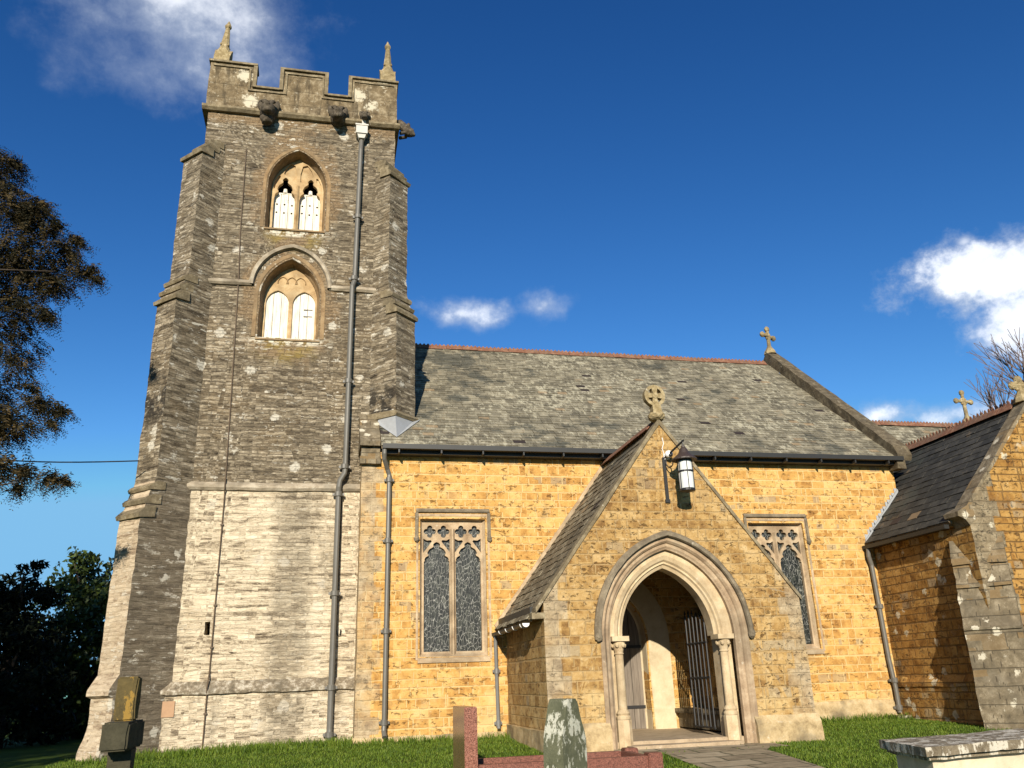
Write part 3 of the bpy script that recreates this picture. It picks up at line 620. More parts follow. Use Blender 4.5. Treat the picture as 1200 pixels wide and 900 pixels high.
profW = [(-.7, -.5), (1.04, -.5), (.98, .05), (.84, .5), (.84, .95), (.95, 1.0), (.95, 1.1), (.78, 1.35), (.74, 4.25), (.50, 5.05), (.50, 9.02), (.27, 9.75), (.27, 12.9), (-.1, 13.4), (-.7, 13.4)]
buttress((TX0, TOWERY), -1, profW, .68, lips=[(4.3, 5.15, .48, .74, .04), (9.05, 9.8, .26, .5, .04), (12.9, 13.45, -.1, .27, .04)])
CE = (TX1, TOWERY)
profE = [(-.7, 6.6), (.42, 6.6), (.44, 6.75), (.42, 9.0), (.16, 9.75), (.15, 12.75), (-.12, 13.3), (-.7, 13.3)]
buttress(CE, 1, profE, .66, lips=[(9.05, 9.75, .16, .42, .04), (12.8, 13.35, -.12, .15, .04)])
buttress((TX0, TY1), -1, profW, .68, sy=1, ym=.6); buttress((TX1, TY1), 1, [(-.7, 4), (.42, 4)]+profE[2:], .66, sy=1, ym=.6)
# stone lip and lead saddle under the east buttress, where it dies into the nave roof
bm = bmesh.new(); dv = Vector((.7071, -.7071, 0)); l = Vector((.7071, .7071, 0)); C = Vector((*CE, 0))
prism(bm, [C+dv*p+Vector((0, 0, z))-l*.39 for p, z in ((-.5, 6.5), (.48, 6.5), (.52, 6.56), (.48, 6.62), (-.5, 6.68))], l*.78); cut(bm, zs=(6.54, 6.6)); rough(bm, .012, 4, .012, 12)
mk('buttress_sill', bm, M['coping'], CH)
bm = bmesh.new()
def roof_z(y): return 5.70+(y-16.75)*.8554
K = C+dv*.47-l*.37+Vector((0, 0, 6.5)); Fk = C-dv*.02-l*.37+Vector((0, 0, 6.5)); Rp = C+dv*.47+l*.40+Vector((0, 0, 6.5))
T = Vector((K.x+.02, K.y-.22, 0)); T.z = roof_z(T.y)+.05; Fd = Vector((Fk.x-.02, Fk.y-.06, roof_z(Fk.y-.06)+.05)); Rd = Vector((Rp.x+.05, Rp.y-.03, roof_z(Rp.y)+.03))
va = [bm.verts.new(p) for p in (K, Fk, Rp, T, Fd, Rd)]
for f in ((0, 1, 3), (1, 4, 3), (0, 3, 2), (2, 3, 5), (0, 2, 1), (1, 2, 5, 4), (4, 5, 3)): bm.faces.new([va[i] for i in f])
mk('lead_saddle', bm, M['lead'], CH)

# strings, plinth
def string(z, h, pr, x0, x1, m='trim', name='string_course'):
    bm = bmesh.new()
    prism(bm, [(x0, TOWERY+.05, z-h/2), (x0, TOWERY-pr*.5, z-h/2), (x0, TOWERY-pr, z-h*.2), (x0, TOWERY-pr, z+h*.1), (x0, TOWERY-.01, z+h/2), (x0, TOWERY+.05, z+h/2)], (x1-x0, 0, 0))
    cut(bm, xs=fr_(x0, x1, .16)); rough(bm, .012, 3, .010, 13); return mk(name, bm, M[m], CH)
string(5.02, .17, .085, -3.08, .62)
string(9.74, .15, .085, -3.0, WCX-.86); string(9.74, .15, .085, WCX+.86, 1.0)
bm = bmesh.new()
prism(bm, [(-3.05, TOWERY+.05, -.5), (-3.05, TOWERY-.12, -.5), (-3.05, TOWERY-.10, .95), (-3.05, TOWERY-.17, .97), (-3.05, TOWERY-.18, 1.03), (-3.05, TOWERY-.02, 1.2), (-3.05, TOWERY+.05, 1.2)], (3.68, 0, 0))
for f in bm.faces:
    if f.calc_center_median().z > .93: f.material_index = 1
cut(bm, xs=fr_(-3.05, .63, .14), zs=fr_(-.4, .95, .13)+[1.02, 1.1]); rough(bm, .014, 2.5, .022, 7)
mk('tower_plinth', bm, [M['tower'], M['plinth']], CH)
bm = bmesh.new(); box(bm, -2.96, -2.74, TOWERY-.135, TOWERY-.1, .58, .86); mk('wall_tablet', bm, M['rust'], CH)

# parapet with stepped coping, panelled faces
bm = bmesh.new(); PX0, PX1 = TX0-.06, TX1+.03
outl = [(PX0, 14.42), (PX1, 14.42), (PX1, 15.72), (.03, 15.72), (.03, 15.1), (-.55, 15.1), (-.55, 15.74), (-1.66, 15.74), (-1.66, 15.1), (-2.28, 15.1), (-2.28, 15.76), (PX0, 15.76)]
FP = Fr((0, TOWERY-.05, 0)); sheet(bm, FP, outl, [], 0, -.32)
for side in (0, 1):
    xx = PX0 if side == 0 else PX1-.32
    yo = TOWERY+.273; yl = TY1+.05-yo
    FSd = Fr((xx, yo, 0), U=(0, 1, 0), N=(-1, 0, 0))
    sheet(bm, FSd, [(0, 14.42), (yl, 14.42), (yl, 15.74), (yl-1.0, 15.74), (yl-1.0, 15.1), (yl-1.65, 15.1), (yl-1.65, 15.74), (1.6, 15.74), (1.6, 15.1), (.85, 15.1), (.85, 15.74), (0, 15.74)], [], 0, -.32)
box(bm, PX0+.32, PX1-.32, TY1-.27, TY1+.05, 14.42, 15.1); box(bm, -1.66, -.55, TY1-.27, TY1+.05, 15.1, 15.74)
cut(bm, xs=fr_(PX0, PX1, .2), zs=fr_(14.42, 15.7, .16)); rough(bm, .012, 2, .01, 9)
# coping runs
def cop(x0, x1, z, side=0):
    w = .05
    prism(bm, [(x0, TOWERY-.11, z), (x0, TOWERY-.115, z+.05), (x0, TOWERY+.1, z+.12), (x0, TOWERY+.31, z+.05), (x0, TOWERY+.31, z)], (x1-x0, 0, 0), 1)
b0 = len(bm.faces)
cop(PX0-.03, -2.25, 15.74); cop(-2.25, -1.69, 15.08); cop(-1.70, -.51, 15.72); cop(-.51, -.01, 15.08); cop(-.01, PX1+.03, 15.70)
for (x0, x1) in ((-2.34, -2.25), (-1.70, -1.61), (-.60, -.51), (-.01, .08)):
    box(bm, x0, x1, TOWERY-.112, TOWERY-.052, 15.09, 15.72, 1)
for (x0, x1, z) in ((-3.3, -2.42, 15.63), (-1.58, -.63, 15.61), (.13, 1.15, 15.59), (-2.4, -1.56, 14.98), (-.66, .1, 14.98)):     # moulded line below each coping
    box(bm, x0, x1, TOWERY-.085, TOWERY-.055, z, z+.045, 1)
for (x, z0, z1) in ((-2.44, 14.98, 15.63), (-1.56, 14.98, 15.61), (-.66, 14.98, 15.61), (.1, 14.98, 15.6)):
    box(bm, x, x+.045, TOWERY-.086, TOWERY-.056, z0, z1, 1)
for sx in (PX0-.04, PX1-.28):
    box(bm, sx, sx+.32, TOWERY+.33, TY1, 15.745, 15.8, 1)
bm.faces.ensure_lookup_table()
mk('tower_parapet', bm, [M['parapet'], M['coping']], CH)
bm = bmesh.new()      # string under the parapet, wrapping three sides
for k, (a, b, ax) in enumerate((((TX0-.14, TOWERY-.14), (TX1+.1, TOWERY-.14), 0), ((TX0-.14, TOWERY+.06), (TX0+.05, TY1), 1), ((TX1-.05, TOWERY+.06), (TX1+.1, TY1), 1))):
    if ax == 0: prism(bm, [(a[0], TOWERY+.05, 14.3), (a[0], TOWERY-.08, 14.3), (a[0], TOWERY-.14, 14.36), (a[0], TOWERY-.14, 14.42), (a[0], TOWERY-.02, 14.5), (a[0], TOWERY+.05, 14.5)], (b[0]-a[0], 0, 0))
    else: box(bm, a[0], b[0], a[1], b[1], 14.31, 14.47)
cut(bm, xs=fr_(TX0-.14, TX1+.1, .2)); rough(bm, .01, 3, .008, 12)
mk('string_course', bm, M['coping'], CH)
def pinnacle(x, y, zb, h, tilt=(0, 0)):
    bm = bmesh.new()
    lathe(bm, (x, y, zb), [(.27, 0), (.27, .16)], 4, rot=R(45))
    for k in range(4):
        a = R(90*k); ca, sa = math.cos(a), math.sin(a)
        pts = [(-.17, .19, .16), (.17, .19, .16), (.12, .2, .3), (0, .21, .46), (-.12, .2, .3)]
        prism(bm, [(x+px*ca-py*sa, y+px*sa+py*ca, zb+pz) for px, py, pz in pts], (-.0+.1*sa, -.1*ca, 0))
    lathe(bm, (x, y, zb), [(.2, .16), (.16, .42), (.125, .5), (.055, h-.2), (.075, h-.17), (.085, h-.12), (.055, h-.06), (.03, h), (.012, h+.05)], 8, rot=R(22.5))
    for k in range(4):
        for zz in (.58,):
            a = R(45+90*k); rr = .13-.06*(zz-.5)/.8; blob(bm, (x+rr*math.cos(a), y+rr*math.sin(a), zb+zz), (.03, .03, .035), amp=.2)
    for v in bm.verts:
        t = (v.co.z-zb)/h; v.co.x += tilt[0]*t; v.co.y += tilt[1]*t
    cut(bm, zs=fr_(zb+.5, zb+h-.2, .12)); rough(bm, .012, 4, .007, 14)
    return mk('pinnacle', bm, M['cross'], CH)
pinnacle(PX0+.24, TOWERY+.14, 15.83, 1.34, (.06, 0)); pinnacle(PX1-.24, TOWERY+.14, 15.79, 1.35, (-.02, 0))
bm = bmesh.new(); tube(bm, [(-1.0, 20.2, 14.4), (-1.0, 20.2, 17.35)], .02, 6); mk('lightning_rod', bm, M['iron'], CH)

def gargoyle(x, z, s=1.0, kind=0):
    bm = bmesh.new(); y = TOWERY-.12
    blob(bm, (x, y+.05, z), (.21*s, .3*s, .24*s), amp=.12)
    blob(bm, (x, y-.24*s, z-.1*s), (.17*s, .2*s, .15*s), amp=.15)              # muzzle
    blob(bm, (x, y-.34*s, z-.22*s), (.12*s, .12*s, .06*s), amp=.15)            # jaw
    for k in (-1, 1):
        blob(bm, (x+k*.2*s, y-.05*s, z+.17*s), (.075*s, .07*s, .15*s), amp=.2, rotz=.3*k)     # ears
        blob(bm, (x+k*.085*s, y-.3*s, z+.06*s), (.055*s, .05*s, .045*s), amp=.1)    # eyes under a heavy brow
        blob(bm, (x+k*.09*s, y-.27*s, z+.12*s), (.1*s, .07*s, .035*s), amp=.2)
    blob(bm, (x, y-.43*s, z-.06*s), (.06*s, .05*s, .05*s), amp=.1)             # nose
    if kind: blob(bm, (x-.02, y-.1*s, z-.3*s), (.16*s, .16*s, .14*s), amp=.25)
    o = mk('gargoyle', bm, M['garg'], CH, smooth=True)
    md = o.modifiers.new('fuse', 'REMESH'); md.mode = 'VOXEL'; md.voxel_size = .022; md.use_smooth_shade = True
    return o
gargoyle(-1.9, 14.36, .98, 1); gargoyle(-.24, 14.42, .92); gargoyle(.42, 14.5, .52)
bm = bmesh.new()     # crouched beast leaning out from the corner
tube(bm, [(TX1-.1, TOWERY+.35, 14.75), (TX1+.14, TOWERY+.3, 14.72), (TX1+.24, TOWERY+.25, 14.6), (TX1+.32, TOWERY+.2, 14.44)], [.1, .13, .12, .1], 10)
blob(bm, (TX1+.37, TOWERY+.16, 14.4), (.14, .13, .12), amp=.2); blob(bm, (TX1+.45, TOWERY+.14, 14.33), (.08, .07, .06), amp=.2)
for k in (-1, 1):
    blob(bm, (TX1+.34, TOWERY+.16+.1*k, 14.53), (.05, .04, .08), amp=.2)
    tube(bm, [(TX1+.32, TOWERY+.25+.08*k, 14.55), (TX1+.3, TOWERY+.22+.1*k, 14.36), (TX1+.12, TOWERY+.2+.1*k, 14.3)], [.05, .045, .05], 8)
o = mk('gargoyle', bm, M['garg'], CH, smooth=True); md = o.modifiers.new('fuse', 'REMESH'); md.mode = 'VOXEL'; md.voxel_size = .02; md.use_smooth_shade = True

# tower windows
def boards(fr, cx, hw, z0, z1, d, par, holes=True, head=0):
    bm = bmesh.new(); n = 3; wd = 2*hw/n
    for i in range(n):
        x0 = cx-hw+i*wd; hs = []
        if holes:
            for zz in (z1-.28, z1-.5): hs.append(circ(x0+wd/2, zz+random.uniform(-.02, .02), .026))
        zt = z1
        if head: 
            xm = x0+wd/2; zt = z1-head*abs(xm-cx)/hw
        sheet(bm, fr, [(x0+.005, z0+random.uniform(0, .03)), (x0+wd-.005, z0+random.uniform(0, .03)), (x0+wd-.005, zt), (x0+.005, zt)], hs, d+random.uniform(-.008, .008), d-.03)
    return bm
# belfry
bm = bmesh.new()
ring(bm, FS, lambda off: bel(off), [(.11, -.02), (.11, .016), (.04, .014), (0, -.03), (-.012, -.18), (-.05, -.30), (-.06, -.42)], mi=1)
lights = [cusped(WCX+k*.30, .25, 11.28, 12.22, 12.82, 5, .055) for k in (-1, 1)]
pan = []
for k in (-1, 1):
    pan.append([(WCX+k*x, z) for x, z in ((.05, 12.72), (.045, 12.95), (.09, 13.18), (.2, 13.22), (.31, 13.06), (.35, 12.92), (.30, 12.88), (.2, 12.84), (.12, 12.72))][::k])
    pan.append([(WCX+k*x, z) for x, z in ((.44, 12.74), (.42, 12.86), (.47, 12.86), (.55, 12.68), (.575, 12.48), (.54, 12.5))][::k])
sheet(bm, FS, bel(-.06), lights+pan, -.31, -.42)
ring(bm, FS, lambda off: [(WCX-.045-off, 11.25), (WCX-.045-off, 12.6)], [(0, -.31), (-.045, -.26), (-.09, -.31)])
prism(bm, [(WCX-.7, TOWERY-.03, 11.17), (WCX-.7, TOWERY-.02, 11.215), (WCX-.7, TOWERY+.44, 11.3), (WCX-.7, TOWERY+.44, 11.1)], (1.4, 0, 0), 1)
panel_back = bmesh.new()
bw = mk('belfry_window', bm, [M['ttrac'], M['tring']], CH)
sheet(panel_back, FS, [(WCX-.05, 12.7), (WCX+.05, 12.7), (WCX+.3, 12.86), (WCX+.6, 12.45), (WCX+.5, 13.0), (WCX, 13.42), (WCX-.5, 13.0), (WCX-.6, 12.45), (WCX-.3, 12.86)], [], -.36, -.38); mk('blind_panel', panel_back, M['ttrac'], bw)
for k in (-1, 1):
    b = boards(FS, WCX+k*.30, .265, 11.26, 12.42, -.44, bw); box(b, WCX+k*.30-.26, WCX+k*.30+.26, TOWERY+.44, TOWERY+.46, 12.43, 12.46)
    tube(b, [FS.p(WCX+k*.30, 12.46, -.46), FS.p(WCX+k*.30, 12.57, -.46)], [.06, .045], 8)
    mk('shutter', b, M['board'], bw)
# lower window
bm = bmesh.new()
ring(bm, FS, lambda off: lowr(off), [(.13, -.02), (.13, .016), (.05, .014), (0, -.04), (-.015, -.22), (-.055, -.30), (-.06, -.42)], mi=2)
lights = [arch(WCX+k*.30, .255, 9.42, .33, 8.5) for k in (-1, 1)]
sheet(bm, FS, lowr(-.06), lights, -.31, -.42)
for k in (-1, 0, 1):
    cxx = WCX+k*.2
    ring(bm, FS, lambda off: arch(cxx, .1, 9.95, .13, 9.93, off, 6), [(.03, -.31), (.015, -.28), (0, -.31)])
ring(bm, FS, lambda off: arch(WCX, .66, 9.7, .82, 9.72, off), [(.15, 0), (.17, .09), (.23, .10), (.27, .05), (.27, -.01)], mi=1)
prism(bm, [(WCX-.7, TOWERY-.03, 8.36), (WCX-.7, TOWERY-.02, 8.40), (WCX-.7, TOWERY+.44, 8.50), (WCX-.7, TOWERY+.44, 8.3)], (1.4, 0, 0), 2)
lw = mk('tower_window', bm, [M['ttrac'], M['trim'], M['tring']], CH)
for k in (-1, 1):
    b = boards(FS, WCX+k*.30, .265, 8.49, 9.8, -.36, lw, holes=False)
    if k == 1:
        for zz in (9.3, 9.13): box(b, WCX+.3, WCX+.5, TOWERY+.345, TOWERY+.352, zz, zz+.02, 1)
    mk('shutter', b, [M['board'], M['iron']], lw)

# tower pipework
def downpipe(pts, r, collars, m='pipe', hopper=None, shoe=True):
    bm = bmesh.new(); tube(bm, pts, r, 12)
    for (x, y, z) in collars:
        lathe(bm, (x, y, z), [(r*1.35, -.05), (r*1.42, -.045), (r*1.42, .045), (r*1.35, .05)], 12); box(bm, x-r*2.1, x+r*2.1, y+r*.3, y+r*1.2, z-.025, z+.025)
    return mk('downpipe', bm, M[m], CH, smooth=False)
yp = TOWERY-.16
tp = [(.36, yp+.04, 13.8), (.35, yp, 13.5), (.31, yp, 9.95), (.31, yp, 9.9), (.26, yp-.03, 9.72), (.26, yp-.03, 9.6), (.25, yp, 5.4), (.24, yp, 5.3), (.15, yp-.02, 5.14), (.13, yp-.02, 5.0), (.13, yp, 4.9), (.13, yp-.06, .25), (.13, yp-.08, .05)]
dp = downpipe(tp, .058, [(.34, yp, 11.6), (.30, yp, 9.95), (.255, yp, 7.4), (.24, yp, 5.45), (.13, yp, 4.85), (.13, yp-.03, 2.8), (.13, yp-.05, 1.0), (.13, yp-.07, .15)])
bm = bmesh.new(); box(bm, .22, .50, yp-.11, yp+.09, 13.93, 14.15); box(bm, .20, .52, yp-.125, yp+.1, 14.152, 14.19)
prism(bm, [(.29, yp-.06, 13.82), (.43, yp-.06, 13.82), (.47, yp-.08, 13.928), (.25, yp-.08, 13.928)], (0, .14, 0))
box(bm, .36, .46, yp-.0, yp+.05, 14.2, 14.42)
mk('hopper_head', bm, M['hopper'], dp)
bm = bmesh.new(); tube(bm, [(.2, TOWERY-.03, 4.95), (.2, TOWERY-.03, 4.0), (.19, TOWERY-.03, 2.4), (.19, TOWERY-.04, 2.1), (.22, TOWERY-.05, 1.98), (.27, TOWERY-.05, 2.0), (.28, TOWERY-.05, 2.1)], .012, 6); mk('loose_cable', bm, M['cable'], CH)
bm = bmesh.new(); pts = [(-2.36, 13.3), (-2.33, 11), (-2.28, 9.9), (-2.26, 9.0), (-2.22, 7.0), (-2.19, 5.2)]
tube(bm, [(x, TOWERY-.02, z) for x, z in pts]+[(-2.18, TOWERY-.11, 5.1), (-2.18, TOWERY-.10, 4.95), (-2.18, TOWERY-.03, 4.85), (-2.18, TOWERY-.03, 3.0), (-2.18, TOWERY-.03, 1.35), (-2.18, TOWERY-.20, 1.08), (-2.18, TOWERY-.13, .9), (-2.18, TOWERY-.14, -.1)], .014, 6)
for z in (4.2, 3.2, 2.6, 1.8, .6): box(bm, -2.21, -2.15, TOWERY-(.05 if z > 1 else .15), TOWERY-.0, z, z+.03)
mk('lightning_conductor', bm, M['copper'], CH)

# ------------------------------------------------------------------ nave
NY, NX0, NX1 = 17.0, .58, 13.1
FN = Fr((0, NY, 0))
def rect(x0, x1, z0, z1): return [(x0, z0), (x1, z0), (x1, z1), (x0, z1)]
W1, W2 = 2.475, 9.82
idoor = arch(5.72, .78, 1.75, 1.0, -.3)
bm = bmesh.new()
sheet(bm, FN, rect(NX0, NX1, -.45, 5.62), [rect(W1-.68, W1+.68, 1.5, 4.22), rect(W2-.68, W2+.68, 1.45, 4.17), [(x, z) for x, z in idoor]], 0, -.7)
bmesh.ops.recalc_face_normals(bm, faces=bm.faces[:])
# west return and east gable wall
box(bm, NX0, TX1, NY+.703, TOWERY-.01, -.45, 5.62)
prism(bm, [(NX1-.7, NY+.703, -.4), (NX1-.7, 26.6, -.4), (NX1-.7, 26.6, 5.6), (NX1-.7, 21.8, 9.9), (NX1-.7, NY+.703, 5.75)], (.7, 0, 0))
box(bm, TX1-.3, NX1-.7, 26.0, 26.6, -.4, 5.6)
cut(bm, xs=fr_(NX0, NX1, .35), zs=fr_(-.45, 5.62, .21), ys=fr_(17.7, 26, .8)); rough(bm, .012, 1.7, .007, 8)
mk('nave_wall', bm, M['nave'], CH)
for (x0, x1, zt, pr) in ((NX0-.03, 3.45, .10, .04), (8.3, 12.2, .38, .05)):
    bm = bmesh.new()
    prism(bm, [(x0, NY+.05, -.5), (x0, NY-pr-.03, -.5), (x0, NY-pr, zt-.08), (x0, NY-.002, zt), (x0, NY+.05, zt)], (x1-x0, 0, 0))
    cut(bm, xs=fr_(NX0, 12.2, .18)); rough(bm, .014, 2.3, .012, 7); mk('nave_plinth', bm, M['wplinth'], CH)

def slate_roof(bm, O, U, V, Lg, H, sw=.29, ga=.165, th=.012, clip=None, tint=None):
    O, U, V = Vector(O), Vector(U).normalized(), Vector(V).normalized(); N = U.cross(V).normalized()
    if N.z < 0: N = -N
    cl = bm.verts.layers.float.get('tint') or bm.verts.layers.float.new('tint')
    rows = int(H/ga)
    for r in range(rows+1):
        v0 = r*ga-.03; x = -.15*(r % 2)-random.uniform(0, .05)
        while x < Lg:
            w = sw*random.uniform(.88, 1.12); x0, x1 = max(0, x+.004), min(Lg, x+w-.004); x += w
            if x1-x0 < .05: continue
            if clip and not clip((x0+x1)/2, v0): continue
            t = random.random(); j = random.uniform(-.008, .008); v1 = min(v0+ga*1.5, H+.02); lift = random.uniform(.018, .032)
            bl = [O+U*x0+V*(v0+j)+N*lift, O+U*x1+V*(v0+j+random.uniform(-.006, .006))+N*lift, O+U*x1+V*v1+N*.006, O+U*x0+V*v1+N*.006]
            a = [bm.verts.new(p) for p in bl]; b = [bm.verts.new(bl[k]-N*th) for k in (0, 1)]
            for q in a+b: q[cl] = t
            bm.faces.new(a); bm.faces.new([b[0], b[1], a[1], a[0]]); bm.faces.new([a[0], a[3], b[0]]); bm.faces.new([a[1], b[1], a[2]])
    # deck below
    dk = [O+V*-.02, O+U*Lg+V*-.02, O+U*Lg+V*H, O+V*H]
    prism(bm, [p-N*.001 for p in dk], -N*.07)
def ridge_tiles(name, p0, p1, par, crest=True, ch=.6, m='ridge'):
    p0, p1 = Vector(p0), Vector(p1); L = (p1-p0).length; U = (p1-p0)/L; S = U.cross(Vector((0, 0, 1))).normalized(); bm = bmesh.new(); n = int(L/.45)
    for i in range(n):
        a = p0+U*(L*i/n+.004); b = p0+U*(L*(i+1)/n-.004); dz = random.uniform(-.006, .006)
        prism(bm, [a+S*q+Vector((0, 0, z+dz)) for q, z in ((-.15, -.12), (-.13, -.12), (0, .01), (.13, -.12), (.15, -.12), (.025, .035), (-.025, .035))], b-a)
        if crest:
            for k in range(4):
                c = a+(b-a)*((k+.5)/4); w = .04
                prism(bm, [c-U*w+S*-.012+Vector((0, 0, .03+dz)), c+U*w+S*-.012+Vector((0, 0, .03+dz)), c+U*w*.6+S*-.012+Vector((0, 0, .03+.06*ch+dz)), c+S*-.012+Vector((0, 0, .03+.085*ch+dz)), c-U*w*.6+S*-.012+Vector((0, 0, .03+.06*ch+dz))], S*.024)
    return mk(name, bm, M[m], par)
sl_ = math.hypot(5.05, 4.32); SV = Vector((0, 5.05, 4.32)).normalized()
bm = bmesh.new()
slate_roof(bm, (NX0+.38, 16.75, 5.70), (1, 0, 0), SV, NX1-NX0-.40, sl_, .25, .14, clip=lambda x, v: not (x+NX0+.38 < TX1+.0 and v*SV.y+16.75 > TOWERY-.02))
prism(bm, [(TX1, 21.82, 10.0), (TX1, 26.85, 5.7), (TX1, 26.85, 5.62), (TX1, 21.82, 9.9)], (NX1-TX1-.02, 0, 0))
nroof = mk('nave_roof', bm, M['slate'], CH, recalc=False)
ridge_tiles('ridge_tiles', (TX1, 21.8, 10.07), (NX1-.1, 21.8, 10.07), nroof)
bm = bmesh.new()   # gutter, fascia and brackets
for y0, y1, z0, z1 in ((16.60, 16.76, 5.60, 5.62), (16.60, 16.615, 5.62, 5.70), (16.745, 16.76, 5.62, 5.70)): box(bm, .98, NX1+.06, y0, y1, z0, z1)
box(bm, .98, NX1+.02, 16.77, 16.99, 5.53, 5.66)
for k in range(14): x = 1.3+k*.88; box(bm, x, x+.03, 16.62, 16.97, 5.52, 5.59)
mk('gutter', bm, M['gutter'], CH)
bm = bmesh.new(); box(bm, NX0-.05, .96, NY-.12, NY+.1, 5.34, 5.5); box(bm, NX0-.02, .94, NY-.06, NY+.1, 5.505, 5.7)
pp = [(NX0-.05, NY-.15, 5.74), (NX0-.05, NY-.17, 5.86)]
prism(bm, [(NX0-.06, NY-.16, 5.71), (NX0-.06, NY-.18, 5.80), (NX0-.06, TOWERY-.01, 6.68), (NX0-.06, TOWERY-.01, 5.72)], (.42, 0, 0)); cut(bm, xs=(.7, .85), zs=fr_(5.3, 6.6, .14)); rough(bm, .014, 3, .012, 10)
mk('gable_kneeler', bm, M['kneel'], CH)
bm = bmesh.new()   # east gable parapet coping
prism(bm, [(NX1-.04, 16.72, 5.62), (NX1-.04, 16.66, 5.76), (NX1-.04, 16.78, 6.0), (NX1-.04, 21.8, 10.45), (NX1-.04, 21.8, 10.05)], (.38, 0, 0))
prism(bm, [(NX1-.04, 26.9, 5.62), (NX1-.04, 26.9, 5.90), (NX1-.04, 21.803, 10.38), (NX1-.04, 21.803, 10.05)], (.38, 0, 0))
box(bm, NX1-.1, NX1+.12, 16.66, 17.0, 5.42, 5.61)
cut(bm, xs=(NX1+.1, NX1+.22), ys=fr_(16.8, 21.8, .3)); rough(bm, .014, 2.5, .012, 9); mk('gable_coping', bm, M['dcoping'], CH)

def stone_cross(bm, c, h, w, t=.055):       # trefoil ended standing cross in plane across X (facing south)
    c = Vector(c)
    lathe(bm, c, [(.2, 0), (.17, .1), (.1, .2), (.06, .28)], 8)
    tube(bm, [c+Vector((0, 0, .2)), c+Vector((0, 0, h*.98))], [t*1.15, t*.9], 8); hz = h*.72
    tube(bm, [c+Vector((-w/2, 0, hz)), c+Vector((w/2, 0, hz))], t, 8)
    for q in (Vector((-w/2, 0, hz)), Vector((w/2, 0, hz)), Vector((0, 0, h))): blob(bm, c+q, (t*1.7, t*1.3, t*1.7), amp=.15)
    for sx in (-1, 1):
        for sz in (-1, 1): blob(bm, c+Vector((sx*t*1.3, 0, hz+sz*t*1.3)), (t*.8,)*3, amp=.1)
def gcross(c, h, w, rz=0):
    bm = bmesh.new(); stone_cross(bm, c, h, w); 
    bmesh.ops.rotate(bm, verts=bm.verts[:], cent=Vector(c), matrix=Matrix.Rotation(rz, 3, 'Z')); return mk('gable_cross', bm, M['cross'], CH)
gcross((NX1+.14, 21.8, 10.36), .85, .6, R(28))

# nave windows
def nave_window(cx, z0):
    bm = bmesh.new(); zt = z0+2.72
    holes = []
    for k in (-1, 1):
        lx = cx+k*.325
        holes.append(cusped(lx, .262, z0+.1, z0+1.86, z0+2.26, 5, .05, 24))
        for q in (-1, 1): holes.append(quat(lx+q*.142, z0+2.475, .13))
        for q in (-1, 1):
            holes.append([(lx+q*x, z0+z) for x, z in ((.275, 2.33), (.2, 2.29), (.12, 2.3), (.10, 2.27), (.2, 2.14), (.275, 2.04))][::q])
    sheet(bm, FN, rect(cx-.66, cx+.66, z0, zt), holes, -.13, -.24)
    # moulded frame, mullion nosing, sill and square label
    for x0, x1 in ((cx-.76, cx-.66), (cx+.66, cx+.76)):
        sgn = 1 if x0 < cx else -1; xo, xi = (x0, x1) if sgn > 0 else (x1, x0)
        prism(bm, [(xo, NY+.02, z0-.05), (xo, NY-.014, z0-.05), (xi-sgn*.06, NY-.012, z0-.05), (xi-sgn*.02, NY+.05, z0-.05), (xi+sgn*.03, NY+.126, z0-.05), (xi-sgn*.06, NY+.2, z0-.05)], (0, 0, zt-z0+.1))
    prism(bm, [(cx-.758, NY+.02, zt+.10), (cx-.758, NY-.013, zt+.10), (cx-.758, NY-.011, zt+.05), (cx-.758, NY+.126, zt-.03), (cx-.758, NY+.2, zt+.0)], (1.516, 0, 0))
    prism(bm, [(cx-.055, NY+.135, z0+.02), (cx-.015, NY+.06, z0+.02), (cx+.015, NY+.06, z0+.02), (cx+.055, NY+.135, z0+.02)], (0, 0, 2.5))
    prism(bm, [(cx-.72, NY+.25, z0+.1), (cx-.72, NY+.12, z0+.06), (cx-.72, NY-.03, z0-.03), (cx-.72, NY-.03, z0-.11), (cx-.72, NY+.2, z0-.11)], (1.44, 0, 0))
    w = mk('nave_window', bm, M['tracery'], CH)
    bm = bmesh.new()
    prism(bm, [(cx-.77, NY+.02, zt+.12), (cx-.77, NY-.045, zt+.13), (cx-.77, NY-.055, zt+.16), (cx-.77, NY-.01, zt+.21), (cx-.77, NY+.02, zt+.21)], (1.54, 0, 0))
    for k in (-1, 1):
        x0 = cx+k*.755-.03; box(bm, x0, x0+.06, NY-.042, NY+.02, zt-.38, zt+.119)
        blob(bm, (x0+.03, NY-.03, zt-.42), (.055, .05, .065), amp=.25)
    rough(bm, .006, 4, .006, 14); mk('label_mould', bm, M['hood'], w)
    for k in (-1, 1):
        bm = bmesh.new(); box(bm, cx+k*.325-.31, cx+k*.325+.31, NY+.205, NY+.215, z0+.05, zt-.02); mk('window_glass', bm, M['glass'], w)
nave_window(W1, 1.5); nave_window(W2, 1.45)
downpipe([(1.02, 16.68, 5.62), (1.02, 16.68, 5.5), (1.02, 16.72, 5.4), (1.1, 16.87, 5.22), (1.14, 16.9, 5.1), (1.135, 16.9, 3.0), (1.125, 16.9, .35), (1.12, 16.88, .2), (1.13, 16.8, .1)], .048, [(1.14, 16.9, 5.0), (1.135, 16.9, 3.75), (1.13, 16.9, 2.0), (1.125, 16.9, .35)])

